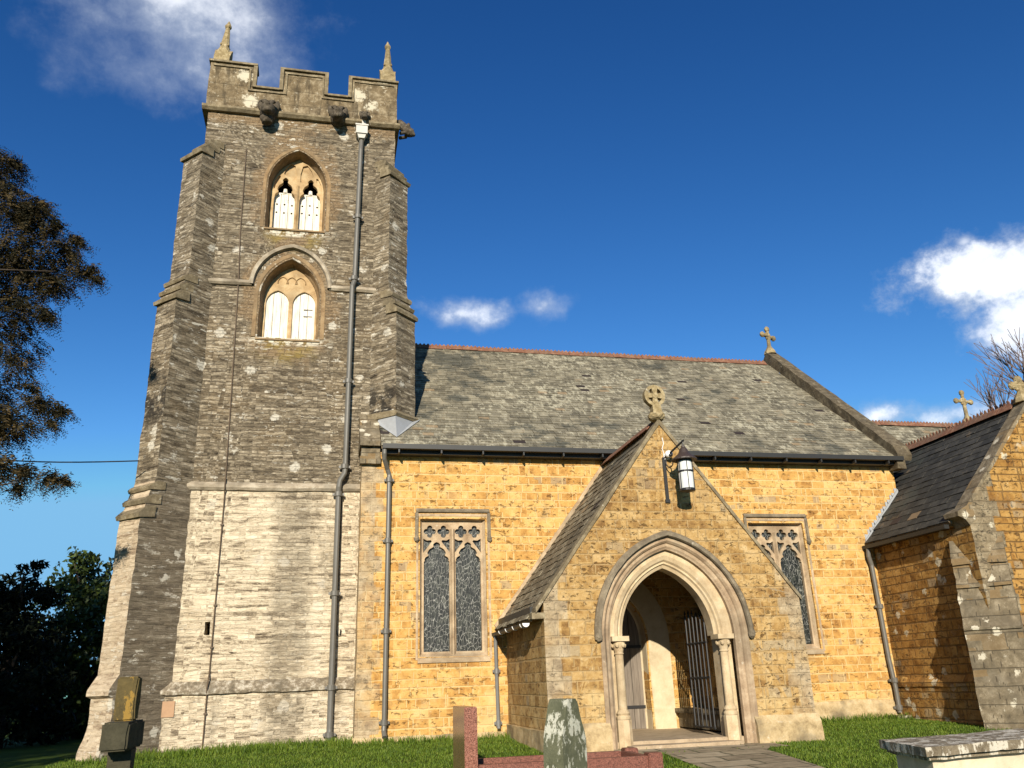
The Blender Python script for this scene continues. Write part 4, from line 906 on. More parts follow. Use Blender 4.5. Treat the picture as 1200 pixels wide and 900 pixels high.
# ------------------------------------------------------------------ porch
PY, PC, PHW = 13.87, 5.9, 2.37
FPo = Fr((0, PY, 0)); AC, AA, ASP, ARI = 5.84, .85, 1.65, 1.17
pf = lambda off, base=-.3: arch(AC, AA, ASP, ARI, base, off, 18)
pfa = lambda off: arch(AC, AA, ASP, ARI, 0, off, 18, jamb=False)
slope = 1.34; PAP = 5.42; PEV = PAP-slope*PHW
bm = bmesh.new()
sheet(bm, FPo, [(PC-PHW, -.5), (PC+PHW, -.5), (PC+PHW, PEV), (PC, PAP), (PC-PHW, PEV)], [pf(.44)], 0, -.55)
bmesh.ops.recalc_face_normals(bm, faces=bm.faces[:])
box(bm, PC-PHW, PC-PHW+.68, PY+.553, NY+.05, -.5, PEV-.1); box(bm, PC+PHW-.68, PC+PHW, PY+.553, NY+.05, -.5, PEV-.1)
cut(bm, xs=fr_(PC-PHW, PC+PHW, .3), zs=fr_(-.5, PAP, .21), ys=fr_(14.4, 17, .3)); rough(bm, .013, 1.9, .009, 8)
mk('porch_wall', bm, M['porch'], CH)
for (x0, x1) in ((PC-PHW-.05, AC-1.28), (AC+1.28, PC+PHW+.05)):
    bm = bmesh.new()
    prism(bm, [(x0, PY+.03, -.5), (x0, PY-.10, -.5), (x0, PY-.08, .20), (x0, PY-.003, .32), (x0, PY+.03, .32)], (x1-x0, 0, 0))
    xx = (PC-PHW-.07, PC-PHW+.0) if x0 < PC else (PC+PHW, PC+PHW+.07); box(bm, xx[0], xx[1], PY+.032, NY-.1, -.5, .22)
    cut(bm, xs=fr_(3.4, 8.4, .18), zs=fr_(-.4, .3, .15), ys=fr_(14, 17, .25)); rough(bm, .014, 2.5, .012, 8); mk('porch_plinth', bm, M['wplinth'], CH)
bm = bmesh.new()
ring(bm, FPo, lambda o: pf(o, -.35), [(.50, -.02), (.50, .014), (.43, .014), (.40, -.02), (.385, -.05), (.34, -.055), (.31, -.08), (.29, -.09), (.285, -.17)])
pa = mk('porch_arch', bm, M['arch'], CH)
bm = bmesh.new(); ring(bm, FPo, pfa, [(.285, -.165), (.2, -.165), (.13, -.2), (.10, -.24), (.07, -.24), (.05, -.28), (.0, -.31), (0, -.57)])
for s in (-1, 1):      # jambs behind the shafts
    x0, x1 = sorted((AC+s*(AA+.07), AC+s*(AA+.30))); box(bm, x0, x1, PY+.30, PY+.57, -.35, ASP)
mk('arch_order', bm, M['archin'], pa)
bm = bmesh.new(); ring(bm, FPo, lambda o: arch(AC, AA, ASP, ARI, ASP+.02, o, 18), [(.49, -.01), (.49, .07), (.505, .1), (.555, .10), (.60, .04), (.6, -.01)])
for s in (-1, 1): blob(bm, (AC+s*(AA+.545), PY-.05, ASP), (.065, .06, .08), amp=.2)
rough(bm, .006, 4, .006, 12); mk('hood_mould', bm, M['hood'], pa)
for s in (-1, 1):
    bm = bmesh.new(); cx, cy = AC+s*(AA+.115), PY+.22
    lathe(bm, (cx, cy, 0), [(.13, -.35), (.13, .32), (.125, .34)], 8, rot=R(22.5))
    lathe(bm, (cx, cy, 0), [(.12, .345), (.125, .38), (.10, .41), (.115, .44), (.09, .48), (.075, .5), (.07, 1.36), (.085, 1.38), (.072, 1.40), (.085, 1.46), (.12, 1.55), (.125, 1.575)], 16)
    for k in range(6):
        a = 2*math.pi*k/6; blob(bm, (cx+.105*math.cos(a), cy+.105*math.sin(a), 1.52), (.035, .035, .045), amp=.15)
    box(bm, cx-.15, cx+.15, cy-.15, cy+.15, 1.58, 1.66)
    mk('column', bm, M['archin'], pa, smooth=False)
# verge copings + finial
bm = bmesh.new()
for s in (-1, 1):
    hw_ = PHW+(.14 if s < 0 else .03); ex = PC+s*hw_; ez = PAP-slope*hw_
    prism(bm, [(ex, PY-.03, ez+.0), (ex, PY-.03, ez+.085), (PC+s*.001, PY-.03, PAP+.11), (PC+s*.001, PY-.03, PAP+.0)], (0, .28, 0))
cut(bm, zs=fr_(PEV, PAP, .3)); rough(bm, .01, 2.5, .007, 9); mk('gable_coping', bm, M['coping'], CH)
bm = bmesh.new(); box(bm, PC-PHW-.2, PC-PHW+.02, PY+.0, PY+.26, PEV-.28, PEV-.18)
rough(bm, .01, 3, .008, 10); mk('gable_kneeler', bm, M['coping'], CH)
bm = bmesh.new(); cz = PAP+.56; Fc = Fr((0, PY+.02, 0)); cxx = PC-.03     # pierced wheel cross
hol = []
for k in range(4):
    a = R(45+90*k); w_ = R(23); r0, r1 = .055, .145
    hol.append([(cxx+r0*math.cos(a), cz+r0*math.sin(a))]+[(cxx+r1*math.cos(a+q*w_), cz+r1*math.sin(a+q*w_)) for q in (-1, -.5, 0, .5, 1)])
sheet(bm, Fc, circ(cxx, cz, .205, 28), hol, .06, -.06)
sheet(bm, Fc, circ(cxx, cz, .055, 12), [], .075, -.075)
prism(bm, [(PC-.09, PY-.05, PAP+.18), (PC+.09, PY-.05, PAP+.18), (PC+.06, PY-.05, PAP+.38), (PC-.1, PY-.05, PAP+.38)], (0, .16, 0)); blob(bm, (PC, PY+.05, PAP+.17), (.16, .16, .1), amp=.2)
rough(bm, .006, 5, .006, 16); mk('gable_cross', bm, M['cross'], CH)
# porch roof
pe = PHW+.2; PSV = Vector((pe, 0, slope*pe)).normalized(); ph = math.hypot(pe, slope*pe)
bm = bmesh.new()
slate_roof(bm, (PC-pe, PY+.22, PAP-slope*pe+.02), (0, 1, 0), (PSV.x, 0, PSV.z), NY-PY-.21, ph, .3, .19)
slate_roof(bm, (PC+PHW+.02, PY+.22, PAP-slope*(PHW+.02)+.02), (0, 1, 0), (-PSV.x, 0, PSV.z), NY-PY-.21, ph*(PHW+.02)/pe, .3, .19)
prf = mk('porch_roof', bm, M['slate2'], CH, recalc=False)
ridge_tiles('ridge_tiles', (PC, PY+.24, PAP+.1), (PC, NY, PAP+.1), prf, crest=False)
bm = bmesh.new()
for s in (-1,):
    x = PC+s*(pe+.05); z = PAP-slope*pe-.06
    pts = [(.06*math.cos(R(a)), .06*math.sin(R(a))) for a in range(180, 361, 30)]
    prism(bm, [(x+px, PY+.28, z+pz) for px, pz in pts]+[(x+.05, PY+.28, z+.0), (x+.045, PY+.28, z-.02), (x-.045, PY+.28, z-.02), (x-.05, PY+.28, z)], (0, NY-PY-.34, 0))
    for k in range(4): y = PY+.45+k*.62; tube(bm, [(x+.065*math.cos(R(a)), y, z+.065*math.sin(R(a))) for a in range(180, 361, 30)], .008, 5, mi=1)
    prism(bm, [(x+px*1.05, PY+.255, z+pz*1.05) for px, pz in pts], (0, .024, 0), 1)
    x0, x1 = sorted((PC+s*(PHW+.0), PC+s*(PHW+.16))); box(bm, x0, x1, PY+.3, NY-.02, PEV-.2, PEV-.06)
mk('gutter', bm, [M['gutter'], M['white']], CH)
bm = bmesh.new(); prism(bm, [(PC-pe+.0, NY-.05, PAP-slope*pe+.03), (PC-pe-.04, NY-.05, PAP-slope*pe+.1), (PC, NY-.05, PAP+.17), (PC, NY-.05, PAP+.03)], (0, .046, 0)); cut(bm, xs=fr_(3.4, 5.9, .15)); rough(bm, .008, 3, .008, 12)
mk('mortar_fillet', bm, M['tracery'], CH)
px_ = PC-pe-.04
downpipe([(px_, NY-.12, PEV-.35), (px_, NY-.1, PEV-.5), (px_+.01, NY-.09, 1.0), (px_+.02, NY-.09, .25), (px_+.02, NY-.12, .15)], .036, [(px_+.01, NY-.09, 1.2), (px_+.02, NY-.09, .25)], 'pipe2')
# porch interior
bm = bmesh.new(); box(bm, PC-PHW+.3, PC+PHW-.3, PY+.2, NY+.69, -.5, .0); box(bm, AC-.98, AC+.98, PY-.1, PY+.198, -.5, -.05); cut(bm, xs=fr_(4, 8, .3)); rough(bm, .006, 2, .004, 9); mk('porch_floor', bm, M['floor'], CH)
bm = bmesh.new(); box(bm, 6.98, 7.6, PY+.7, NY-.02, .30, .38); box(bm, 7.05, 7.6, PY+.72, NY-.02, .03, .30); mk('stone_bench', bm, M['kneel'], CH)
bm = bmesh.new(); box(bm, 4.2, 4.78, PY+.7, NY-.02, .30, .38); box(bm, 4.2, 4.72, PY+.72, NY-.02, .03, .30); mk('stone_bench', bm, M['kneel'], CH)
FI = Fr((0, NY, 0)); ida = lambda o: arch(5.72, .78, 1.75, 1.0, -.1, o, 14)
bm = bmesh.new(); ring(bm, FI, ida, [(.5, -.01), (.5, .015), (.05, .015), (.0, -.04), (0, -.3), (-.03, -.33), (-.03, -.7)])
dsur = mk('doorway_surround', bm, M['plaster'], CH)
bm = bmesh.new(); w_ = 1.56/6
outl = ida(-.005)
for i in range(6):
    x0 = 5.72-.78+i*w_+.006; x1 = x0+w_-.012; xm = (x0+x1)/2
    Rr = (.78**2+1)/(2*.78); e = Rr-.78; f = lambda x: 1.75+math.sqrt(max(.0, Rr**2-(abs(x-5.72)+e)**2))
    sheet(bm, FI, [(x0, .005), (x1, .005), (x1, f(x1)), (xm, f(xm)), (x0, f(x0))], [], -.33, -.39)
door = mk('door', bm, M['wood'], CH)
for z in (.42, 1.6):
    bm = bmesh.new(); box(bm, 5.75, 6.49, NY+.312, NY+.33, z-.03, z+.03); mk('strap_hinge', bm, M['iron'], door)
bm = bmesh.new(); lathe(bm, (5.2, NY+.29, 1.1), [(.03, 0), (.05, .02), (.05, .06), (.03, .08)], 10); mk('handle', bm, M['iron'], door)
# iron gates swung inwards
def gate(s):
    bm = bmesh.new(); hx = AC+s*(AA-.02); y0 = PY+.6; ang = R(-2)*s
    def gp(t, z): return Vector((hx+math.sin(-ang)*t*.9, y0+t, z))
    for z in (.12, .95, 1.55): tube(bm, [gp(0, z), gp(.92, z)], .018, 6)
    for k in range(6):
        t = .02+k*.176; zt = 1.85+.22*math.sin(math.pi*min(1, k/5)*.5+.2)
        tube(bm, [gp(t, .1), gp(t, zt)], 0.017 if k not in (0, 5) else .018, 6)
        lathe(bm, gp(t, zt), [(.005, 0), (.022, .03), (.003, .1)], 6)
    return mk('iron_gate', bm, M['iron'], CH)
gate(1); gate(-1)
bm = bmesh.new()
for k in range(5):
    y = PY+.75+k*.55
    for s in (-1, 1): obox(bm, (PC+s*1.2, y, PAP-slope*1.2-.22), (s*.6, 0, -.6*slope), (0, 1, 0), (s*slope, 0, 1), 1.55, .04, .05)
mk('rafter', bm, M['timber'], CH)

# ------------------------------------------------------------------ south chapel and chancel
CXW, CYF, CXC, CAP = 12.2, 13.9, 14.25, 6.12
csl = 1.09; CHW = CXC-CXW; CEV = CAP-csl*CHW
FC = Fr((0, CYF, 0))
bm = bmesh.new()
sheet(bm, FC, [(CXW, -.5), (CXC+CHW, -.5), (CXC+CHW, CEV), (CXC, CAP), (CXW, CEV)], [], 0, -.6)
bmesh.ops.recalc_face_normals(bm, faces=bm.faces[:])
box(bm, CXW, CXW+.6, CYF+.603, NY-.01, -.5, CEV-.05); box(bm, CXC+CHW-.6, CXC+CHW, CYF+.603, 19, -.5, CEV-.05)
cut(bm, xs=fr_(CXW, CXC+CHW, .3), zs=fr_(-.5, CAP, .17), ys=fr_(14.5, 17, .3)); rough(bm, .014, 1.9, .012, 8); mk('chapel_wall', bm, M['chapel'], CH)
bm = bmesh.new(); prism(bm, [(CXW+.05, CYF+.4, .62), (CXW-.08, CYF+.4, .62), (CXW-.085, CYF+.4, .70), (CXW-.0, CYF+.4, .82), (CXW+.05, CYF+.4, .82)], (0, NY-CYF-.41, 0)); box(bm, CXW-.055, CXW+.02, CYF+.4, NY-.01, -.5, .615); cut(bm, ys=fr_(14, 17, .2), zs=fr_(-.4, .6, .2)); rough(bm, .015, 2, .014, 8); mk('chapel_plinth', bm, M['chapel'], CH)
# diagonal buttress
bp = [(-1.0, -.5), (.26, -.5), (.22, .08), (.18, .70), (.12, .85), (.11, 1.60), (.15, 1.61), (.155, 1.66), (.03, 1.85), (-.10, 2.40), (-.05, 2.41), (-.05, 2.46), (-.14, 2.6), (-.19, 2.84), (-.14, 2.85), (-.14, 2.90), (-.22, 3.02), (-.40, 3.36), (-1.0, 3.36)]
buttress((CXW, CYF), -1, bp, .95, name='chapel_buttress', m='kneel')
bm = bmesh.new(); ce = CHW+.2; CSV = Vector((ce, 0, csl*ce)).normalized(); chh = math.hypot(ce, csl*ce); CL_ = 20.6-CYF
slate_roof(bm, (CXC-ce, CYF+.3, CAP-csl*ce+.04), (0, 1, 0), (CSV.x, 0, CSV.z), CL_, chh, .32, .21, clip=lambda x, v: not (CYF+.3+x > NY-.02 and CXC-ce+v*CSV.x < NX1+.05))
prism(bm, [(CXC, CYF+.3, CAP+.04), (CXC+ce, CYF+.3, CAP+.04-csl*ce), (CXC+ce, CYF+.3, CAP-.06-csl*ce), (CXC, CYF+.3, CAP-.06)], (0, CL_, 0))
crf = mk('chapel_roof', bm, M['slate3'], CH, recalc=False)
ridge_tiles('ridge_tiles', (CXC, CYF+.3, CAP+.13), (CXC, 20.6, CAP+.13), crf, ch=1.1)
bm = bmesh.new()
for s in (-1, 1):
    ex = CXC+s*(CHW+.1); ez = CAP-csl*(CHW+.1)
    prism(bm, [(ex, CYF-.03, ez-.02), (ex, CYF-.03, ez+.085), (CXC+s*.001, CYF-.03, CAP+.12), (CXC+s*.001, CYF-.03, CAP+.02)], (0, .34, 0))
cut(bm, zs=fr_(CEV, CAP, .3)); rough(bm, .012, 2.5, .01, 9); mk('gable_coping', bm, M['kneel'], CH)
bm = bmesh.new()
prism(bm, [(CXW-.24, CYF-.03, CEV-.13), (CXW-.25, CYF-.03, CEV-.04), (CXW-.1, CYF-.03, CEV+.03), (CXW+.12, CYF-.03, CEV+.12), (CXW+.14, CYF-.03, CEV-.2), (CXW-.02, CYF-.03, CEV-.32), (CXW-.1, CYF-.03, CEV-.2)], (0, .42, 0))
cut(bm, zs=fr_(CEV-.6, CEV+.4, .2)); rough(bm, .012, 3, .01, 9); mk('gable_kneeler', bm, M['kneel'], CH)
bm = bmesh.new(); gx, gz = CXC-ce-.05, CAP-csl*ce-.02; box(bm, gx-.05, gx+.06, CYF+.35, NY-.03, gz-.08, gz); mk('gutter', bm, M['gutter'], CH)
bm = bmesh.new(); box(bm, CXW-.1, CXW+.03, CYF+.4, NY-.02, CEV-.26, CEV-.1); mk('wall_plate', bm, M['tring'], CH)
bm = bmesh.new()
for i in range(7):
    x = CXC-ce+.12+i*.15; z = CAP-csl*(CXC-x)+.06
    if x < NX1-.05: prism(bm, [(x-.09, NY-.013, z-.1), (x+.08, NY-.013, z+.08), (x+.08, NY-.013, z+.17), (x+.0, NY-.013, z+.17), (x-.0, NY-.013, z+.06), (x-.09, NY-.013, z+.06)], (0, .008, 0))
prism(bm, [(CXC-ce, NY-.05, CAP-csl*ce+.05), (CXC-ce+.02, NY-.05, CAP-csl*ce+.12), (NX1, NY-.05, CAP-csl*(CXC-NX1)+.12), (NX1, NY-.05, CAP-csl*(CXC-NX1)+.05)], (0, .045, 0))
mk('lead_flashing', bm, M['lead'], CH)
downpipe([(gx, NY-.16, gz-.08), (gx, NY-.13, gz-.25), (gx+.06, NY-.1, gz-.45), (gx+.08, NY-.09, 1.2), (gx+.1, NY-.12, .6), (gx+.1, NY-.12, .1)], .05, [(gx+.08, NY-.1, 2.3), (gx+.1, NY-.12, .75), (gx+.1, NY-.12, .2)])
bm = bmesh.new(); box(bm, gx-.15, gx+.35, NY-.35, NY-.05, -.3, .05); rough(bm, .01); mk('drain_kerb', bm, M['kneel'], CH)
gcross((CXC+.06, CYF+.15, CAP+.1), .52, .34)
# chancel
bm = bmesh.new(); box(bm, NX1+.01, 20.0, 18.5, 25.1, -.4, 4.9); prism(bm, [(19.4, 18.5, 4.9), (19.4, 25.1, 4.9), (19.4, 21.8, 8.05)], (.6, 0, 0)); mk('chancel_wall', bm, M['chapel'], CH)
bm = bmesh.new(); cv = Vector((0, 3.5, 3.32)).normalized()
slate_roof(bm, (NX1+.3, 18.3, 4.85), (1, 0, 0), cv, 6.5, math.hypot(3.5, 3.32), .3, .18)
prism(bm, [(NX1+.3, 21.8, 8.17), (NX1+.3, 25.3, 4.85), (NX1+.3, 25.3, 4.75), (NX1+.3, 21.8, 8.07)], (6.5, 0, 0)); car = mk('chancel_roof', bm, M['slate'], CH, recalc=False)
ridge_tiles('ridge_tiles', (NX1+.3, 21.8, 8.24), (19.8, 21.8, 8.24), car)
gcross((19.9, 21.8, 8.3), 1.05, .62, R(8))

# ------------------------------------------------------------------ fittings on the church
LX, LZ = 6.13, 4.40; LY = PY-.47
L = empty('wall_lantern', (LX, LY, LZ-.32), 'black iron and frosted glass lantern on a scrolled bracket above the porch arch', 'lantern')
bm = bmesh.new(); lathe(bm, (LX, LY, LZ), [(.125, -.30), (.13, -.02), (.128, .0)], 20); lathe(bm, (LX, LY, LZ), [(.125, .012), (.12, .2), (.118, .215)], 20); mk('lantern_glass', bm, M['lens'], L, smooth=False)
bm = bmesh.new()
for z, r in ((-.33, .137), (.0, .139), (.2, .13)): lathe(bm, (LX, LY, LZ+z), [(r, -.012), (r, .02)], 20)
for k in range(6):
    a = R(60*k+20); tube(bm, [(LX+.134*math.cos(a), LY+.134*math.sin(a), LZ-.33), (LX+.131*math.cos(a), LY+.131*math.sin(a), LZ+.21)], .007, 5)
lathe(bm, (LX, LY, LZ), [(.12, -.345), (.06, -.36), (.02, -.375)], 16); mk('lantern_frame', bm, M['iron'], L)
bm = bmesh.new(); lathe(bm, (LX, LY, LZ), [(.225, .215), (.225, .235), (.10, .34), (.06, .43), (.035, .45), (.03, .49)], 20); mk('lantern_cap', bm, M['copper2'], L)
bm = bmesh.new(); wx = LX-.20; 
box(bm, wx-.03, wx+.03, PY-.03, PY-.002, LZ-.42, LZ+.38); obox(bm, (LX-.1, (PY-.03+LY)/2, LZ+.46), Vector((LX-wx, LY-PY, .22)).normalized(), (0, 0, 1), Vector((LX-wx, LY-PY, .22)).cross(Vector((0, 0, 1))).normalized(), .3, .014, .014)
pts = []
for i in range(22):
    t = i/21; a = t*4.6; r = .13*(1-t*.75); q = Vector((LX-wx, LY-PY, 0)).normalized(); pts.append(Vector((wx, PY-.03, LZ+.25))+q*(.16+r*math.cos(a+2.4))+Vector((0, 0, r*math.sin(a+2.4))))
tube(bm, pts, .011, 6); tube(bm, [(LX, LY, LZ+.46), (LX, LY, LZ+.56)], .014, 6); box(bm, wx-.045, wx+.045, PY-.035, PY-.003, LZ-.46, LZ-.4); mk('lantern_bracket', bm, M['iron'], L)
S = empty('sensor_light', (5.98, PY-.05, 4.78), 'small white security sensor on the porch gable, above left of the lantern', 'sensor')
bm = bmesh.new(); box(bm, 5.93, 6.03, PY-.05, PY-.003, 4.74, 4.84); blob(bm, (6.0, PY-.11, 4.82), (.075, .075, .07), amp=.0); mk('sensor_head', bm, M['white'], S, smooth=True)
bm = bmesh.new(); blob(bm, (6.01, PY-.17, 4.79), (.04, .03, .03), amp=0); mk('sensor_lens', bm, M['iron'], S)
bm = bmesh.new(); tube(bm, [(5.95, PY-.015, 4.84), (5.92, PY-.015, 4.95), (5.96, PY-.016, 5.05), (5.94, PY-.015, 5.16)], .007, 5); mk('cable', bm, M['white'], S)
a = onY(-60, 508, 17.0); b = onY(163, 540, 17.15); b2 = onY(190, 537, 17.2); bm = bmesh.new(); A, B = Vector(a), Vector(b)
far = A+(A-B)*1.5+Vector((0, 0, 1.2))
tube(bm, [far.lerp(B, t/24)-Vector((0, 0, .9*math.sin(math.pi*t/24))) if t < 24 else B for t in range(25)], .013, 5)
tag(mk('overhead_cable', bm, M['cable']), 'thin black overhead cable running to the tower from the left', 'cable')

# ------------------------------------------------------------------ churchyard
def gz(x, y): return ground_z(x, y)
# red granite grave: headstone at the west end, kerb with corner posts
HX, HY0, HY1 = 1.80, 11.5, 12.55
bm = bmesh.new(); g = gz(1.9, 12); box(bm, HX, HX+.17, HY0, HY1, g-.1, .70); bmesh.ops.bevel(bm, geom=bm.edges[:], offset=.008, segments=2, affect='EDGES')
tag(mk('headstone', bm, M['granite']), 'upright slab of polished red granite at the end of the red kerbed grave', 'headstone')
K = empty('grave_kerb', (3.1, 12, g), 'low red granite kerb with square corner posts around a grave, behind the lichened headstone', 'grave kerb')
KX1 = 4.34; kt = .0
bm = bmesh.new(); box(bm, HX+.18, KX1, 11.5, 11.62, g-.2, kt); box(bm, HX+.18, KX1-.1, 12.44, 12.56, g-.2, kt); box(bm, KX1-.12, KX1-.002, 11.622, 12.438, g-.2, kt); bmesh.ops.bevel(bm, geom=bm.edges[:], offset=.01, segments=2, affect='EDGES'); mk('kerb_rail', bm, M['granite2'], K)
for y in (11.46, 12.4):
    bm = bmesh.new(); box(bm, KX1-.06, KX1+.14, y, y+.2, g-.2, kt+.035); bmesh.ops.bevel(bm, geom=bm.edges[:], offset=.012, segments=2, affect='EDGES'); mk('corner_post', bm, M['granite2'], K)
# lancet topped lichened headstone seen on its corner
bm = bmesh.new(); c = onY(663, 860, 8.0); g = gz(c[0], 8)
prof = [(-.19, g-.15), (.19, g-.15), (.185, .47), (.17, .53), (.075, .80), (.05, .83), (-.05, .83), (-.075, .80), (-.17, .53), (-.185, .47)]
ang = R(38); U = Vector((math.cos(ang), math.sin(ang), 0)); N = Vector((math.sin(ang), -math.cos(ang), 0)); Ff = Fr((c[0]+.0, 8.05, 0), U=U, N=N)
sheet(bm, Ff, prof, [], .11, -.11); bmesh.ops.bevel(bm, geom=[e for e in bm.edges if len(e.link_faces) == 2 and e.calc_face_angle(0) > .5], offset=.018, segments=2, affect='EDGES'); cut(bm, zs=fr_(g, .83, .06)); rough(bm, .006, 5, .006, 16)
tag(mk('headstone', bm, M['lich']), 'weathered headstone with angular pointed top, spotted with white lichen', 'headstone')
# stone cross seen edge-on
D = 7.0; p0 = onY(145, 860, D); cx = p0[0]; g = gz(cx, D)
CR = empty('stone_cross', (cx, D, g), 'stone grave cross seen edge on, arm and shaft coloured dark as in tree shade, its head blotched with orange lichen', 'grave cross')
bm = bmesh.new(); box(bm, cx-.07, cx+.075, D-.08, D+.08, .82, 1.125); bmesh.ops.bevel(bm, geom=bm.edges[:], offset=.012, segments=2, affect='EDGES'); cut(bm, zs=fr_(.8, 1.1, .05)); rough(bm, .007, 5, .005, 18); mk('cross_head', bm, M['yel'], CR)
bm = bmesh.new(); box(bm, cx-.095, cx+.088, D-.28, D+.28, .63, .818); bmesh.ops.bevel(bm, geom=bm.edges[:], offset=.014, segments=2, affect='EDGES'); cut(bm, ys=fr_(D-.28, D+.28, .05), zs=(.68, .74)); rough(bm, .006, 5, .006, 16); mk('cross_arm', bm, M['shadestone'], CR)
bm = bmesh.new(); box(bm, cx-.075, cx+.08, D-.08, D+.08, g+.25, .629); box(bm, cx-.2, cx+.2, D-.2, D+.2, g-.1, g+.249); cut(bm, zs=fr_(g, .6, .1)); rough(bm, .006, 5, .006, 16); mk('cross_shaft', bm, M['shadestone'], CR)
# chest tomb
TZ = .36; a = Vector((4.98, 6.72, 0)); ang = R(11); U = Vector((math.cos(ang), math.sin(ang), 0)); Vv = Vector((-math.sin(ang), math.cos(ang), 0)); Vv = Vector((math.cos(R(78)), math.sin(R(78)), 0))
g = gz(5.5, 7)
T_ = empty('chest_tomb', (6.0, 7.4, g), 'low stone chest tomb with a thick lichened slab lid in the grass, bottom right', 'tomb')
bm = bmesh.new(); ln, wd = 2.1, .95
def tp(u, v, z): p = a+U*u+Vv*v; return Vector((p.x, p.y, z))
prism(bm, [tp(0, 0, TZ-.075), tp(ln, 0, TZ-.075), tp(ln, wd, TZ-.075), tp(0, wd, TZ-.075)], (0, 0, .075)); prism(bm, [tp(.05, .05, TZ-.11), tp(ln-.05, .05, TZ-.11), tp(ln-.05, wd-.05, TZ-.11), tp(.05, wd-.05, TZ-.11)], (0, 0, .034))
cut(bm, xs=fr_(4.9, 7.3, .08), ys=fr_(6.6, 8.2, .08)); rough(bm, .008, 4, .006, 15); mk('tomb_lid', bm, M['tombcap'], T_)
bm = bmesh.new(); prism(bm, [tp(.12, .12, g-.15), tp(ln-.12, .12, g-.15), tp(ln-.12, wd-.12, g-.15), tp(.12, wd-.12, g-.15)], (0, 0, TZ-.112-g+.15)); prism(bm, [tp(.04, .03, g-.15), tp(ln-.04, .03, g-.15), tp(ln-.04, wd-.03, g-.15), tp(.04, wd-.03, g-.15)], (0, 0, .45)); cut(bm, zs=fr_(g, .2, .1)); rough(bm, .008, 4, .006, 15); mk('tomb_chest', bm, M['tomb'], T_)

# ------------------------------------------------------------------ grass
def blades(n, region, hmin, hmax, keep, seed, wid=.006):
    rng = np.random.default_rng(seed); x = rng.uniform(region[0], region[1], n); y = rng.uniform(region[2], region[3], n)
    k = np.array([keep(a, b) for a, b in zip(x, y)]); x, y = x[k], y[k]; n = len(x)
    z = np.array([ground_z(a, b) for a, b in zip(x, y)])-.005
    h = rng.uniform(hmin, hmax, n)*(1+.5*np.array([mnoise.noise(Vector((a*1.3, b*1.3, 0))) for a, b in zip(x, y)])); an = rng.uniform(0, 2*np.pi, n); le = rng.uniform(.1, .7, n)*h; la = rng.uniform(0, 2*np.pi, n); w = rng.uniform(.6, 1.3, n)*wid
    V = np.zeros((n, 5, 3)); ca, sa = np.cos(an)*w, np.sin(an)*w; lx, ly = np.cos(la)*le, np.sin(la)*le
    V[:, 0] = np.stack([x-ca, y-sa, z], 1); V[:, 1] = np.stack([x+ca, y+sa, z], 1)
    V[:, 2] = np.stack([x+ca*.8+lx*.35, y+sa*.8+ly*.35, z+h*.6], 1); V[:, 3] = np.stack([x-ca*.8+lx*.35, y-sa*.8+ly*.35, z+h*.6], 1); V[:, 4] = np.stack([x+lx, y+ly, z+h], 1)
    b = (np.arange(n)*5)[:, None]; F = [np.concatenate([b, b+1, b+2, b+3], 1).tolist(), np.concatenate([b+3, b+2, b+4], 1).tolist()]
    return V.reshape(-1, 3), F[0]+F[1], np.repeat(rng.uniform(0, 1, n), 5)
def pyobj(name, V, F, tint, m, origin=(0, 0, 0), parent=None):
    me = bpy.data.meshes.new(name); V = np.asarray(V)-np.asarray(origin); me.from_pydata(V.tolist(), [], F); me.materials.append(m)
    at = me.attributes.new('tint', 'FLOAT', 'POINT'); at.data.foreach_set('value', np.asarray(tint, np.float32))
    o = bpy.data.objects.new(name, me); SC.collection.objects.link(o); ORIG[o] = Vector(origin)
    if parent is not None: o.parent = parent; o.location = Vector(origin)-ORIG[parent]
    else: o.location = origin
    return o
def keepg(x, y):
    if inpoly(x, y, PATHP): return False
    if 3.75 < x < 7.3 and 13.22 < y < 14: return random.random() < .01
    if 3.5 < x < 8.3 and y > 13.8: return False
    if x > 12.1 and y > 13.85: return False
    if y > 17.0-.05 and x > .55: return False
    if y > 17.6: return False
    return True
V, F, t = blades(190000, (-4.5, 17, 9.0, 17.7), .025, .05, keepg, 3, .005)
V2, F2, t2 = blades(16000, (-4.0, 12.3, 16.5, 17.75), .05, .15, keepg, 5)
F = F+[[i+len(V) for i in f] for f in F2]
g_ = pyobj('grass', np.concatenate([V, V2]), F, np.concatenate([t, t2]), M['blade']); tag(g_, kind='stuff'); g_['label'] = 'short mown green grass around the church and graves'
tcx, tcy = onG(1200, 905)[:2]; tcx, tcy = 5.55, 6.25
V, F, t = blades(900, (5.25, 5.9, 6.1, 6.5), .12, .30, lambda x, y: True, 9, .008)
tag(pyobj('grass_tuft', V, F, t, M['blade'], (5.6, 6.3, gz(5.6, 6.3))), 'tuft of long grass growing against the front of the chest tomb', 'grass tuft')

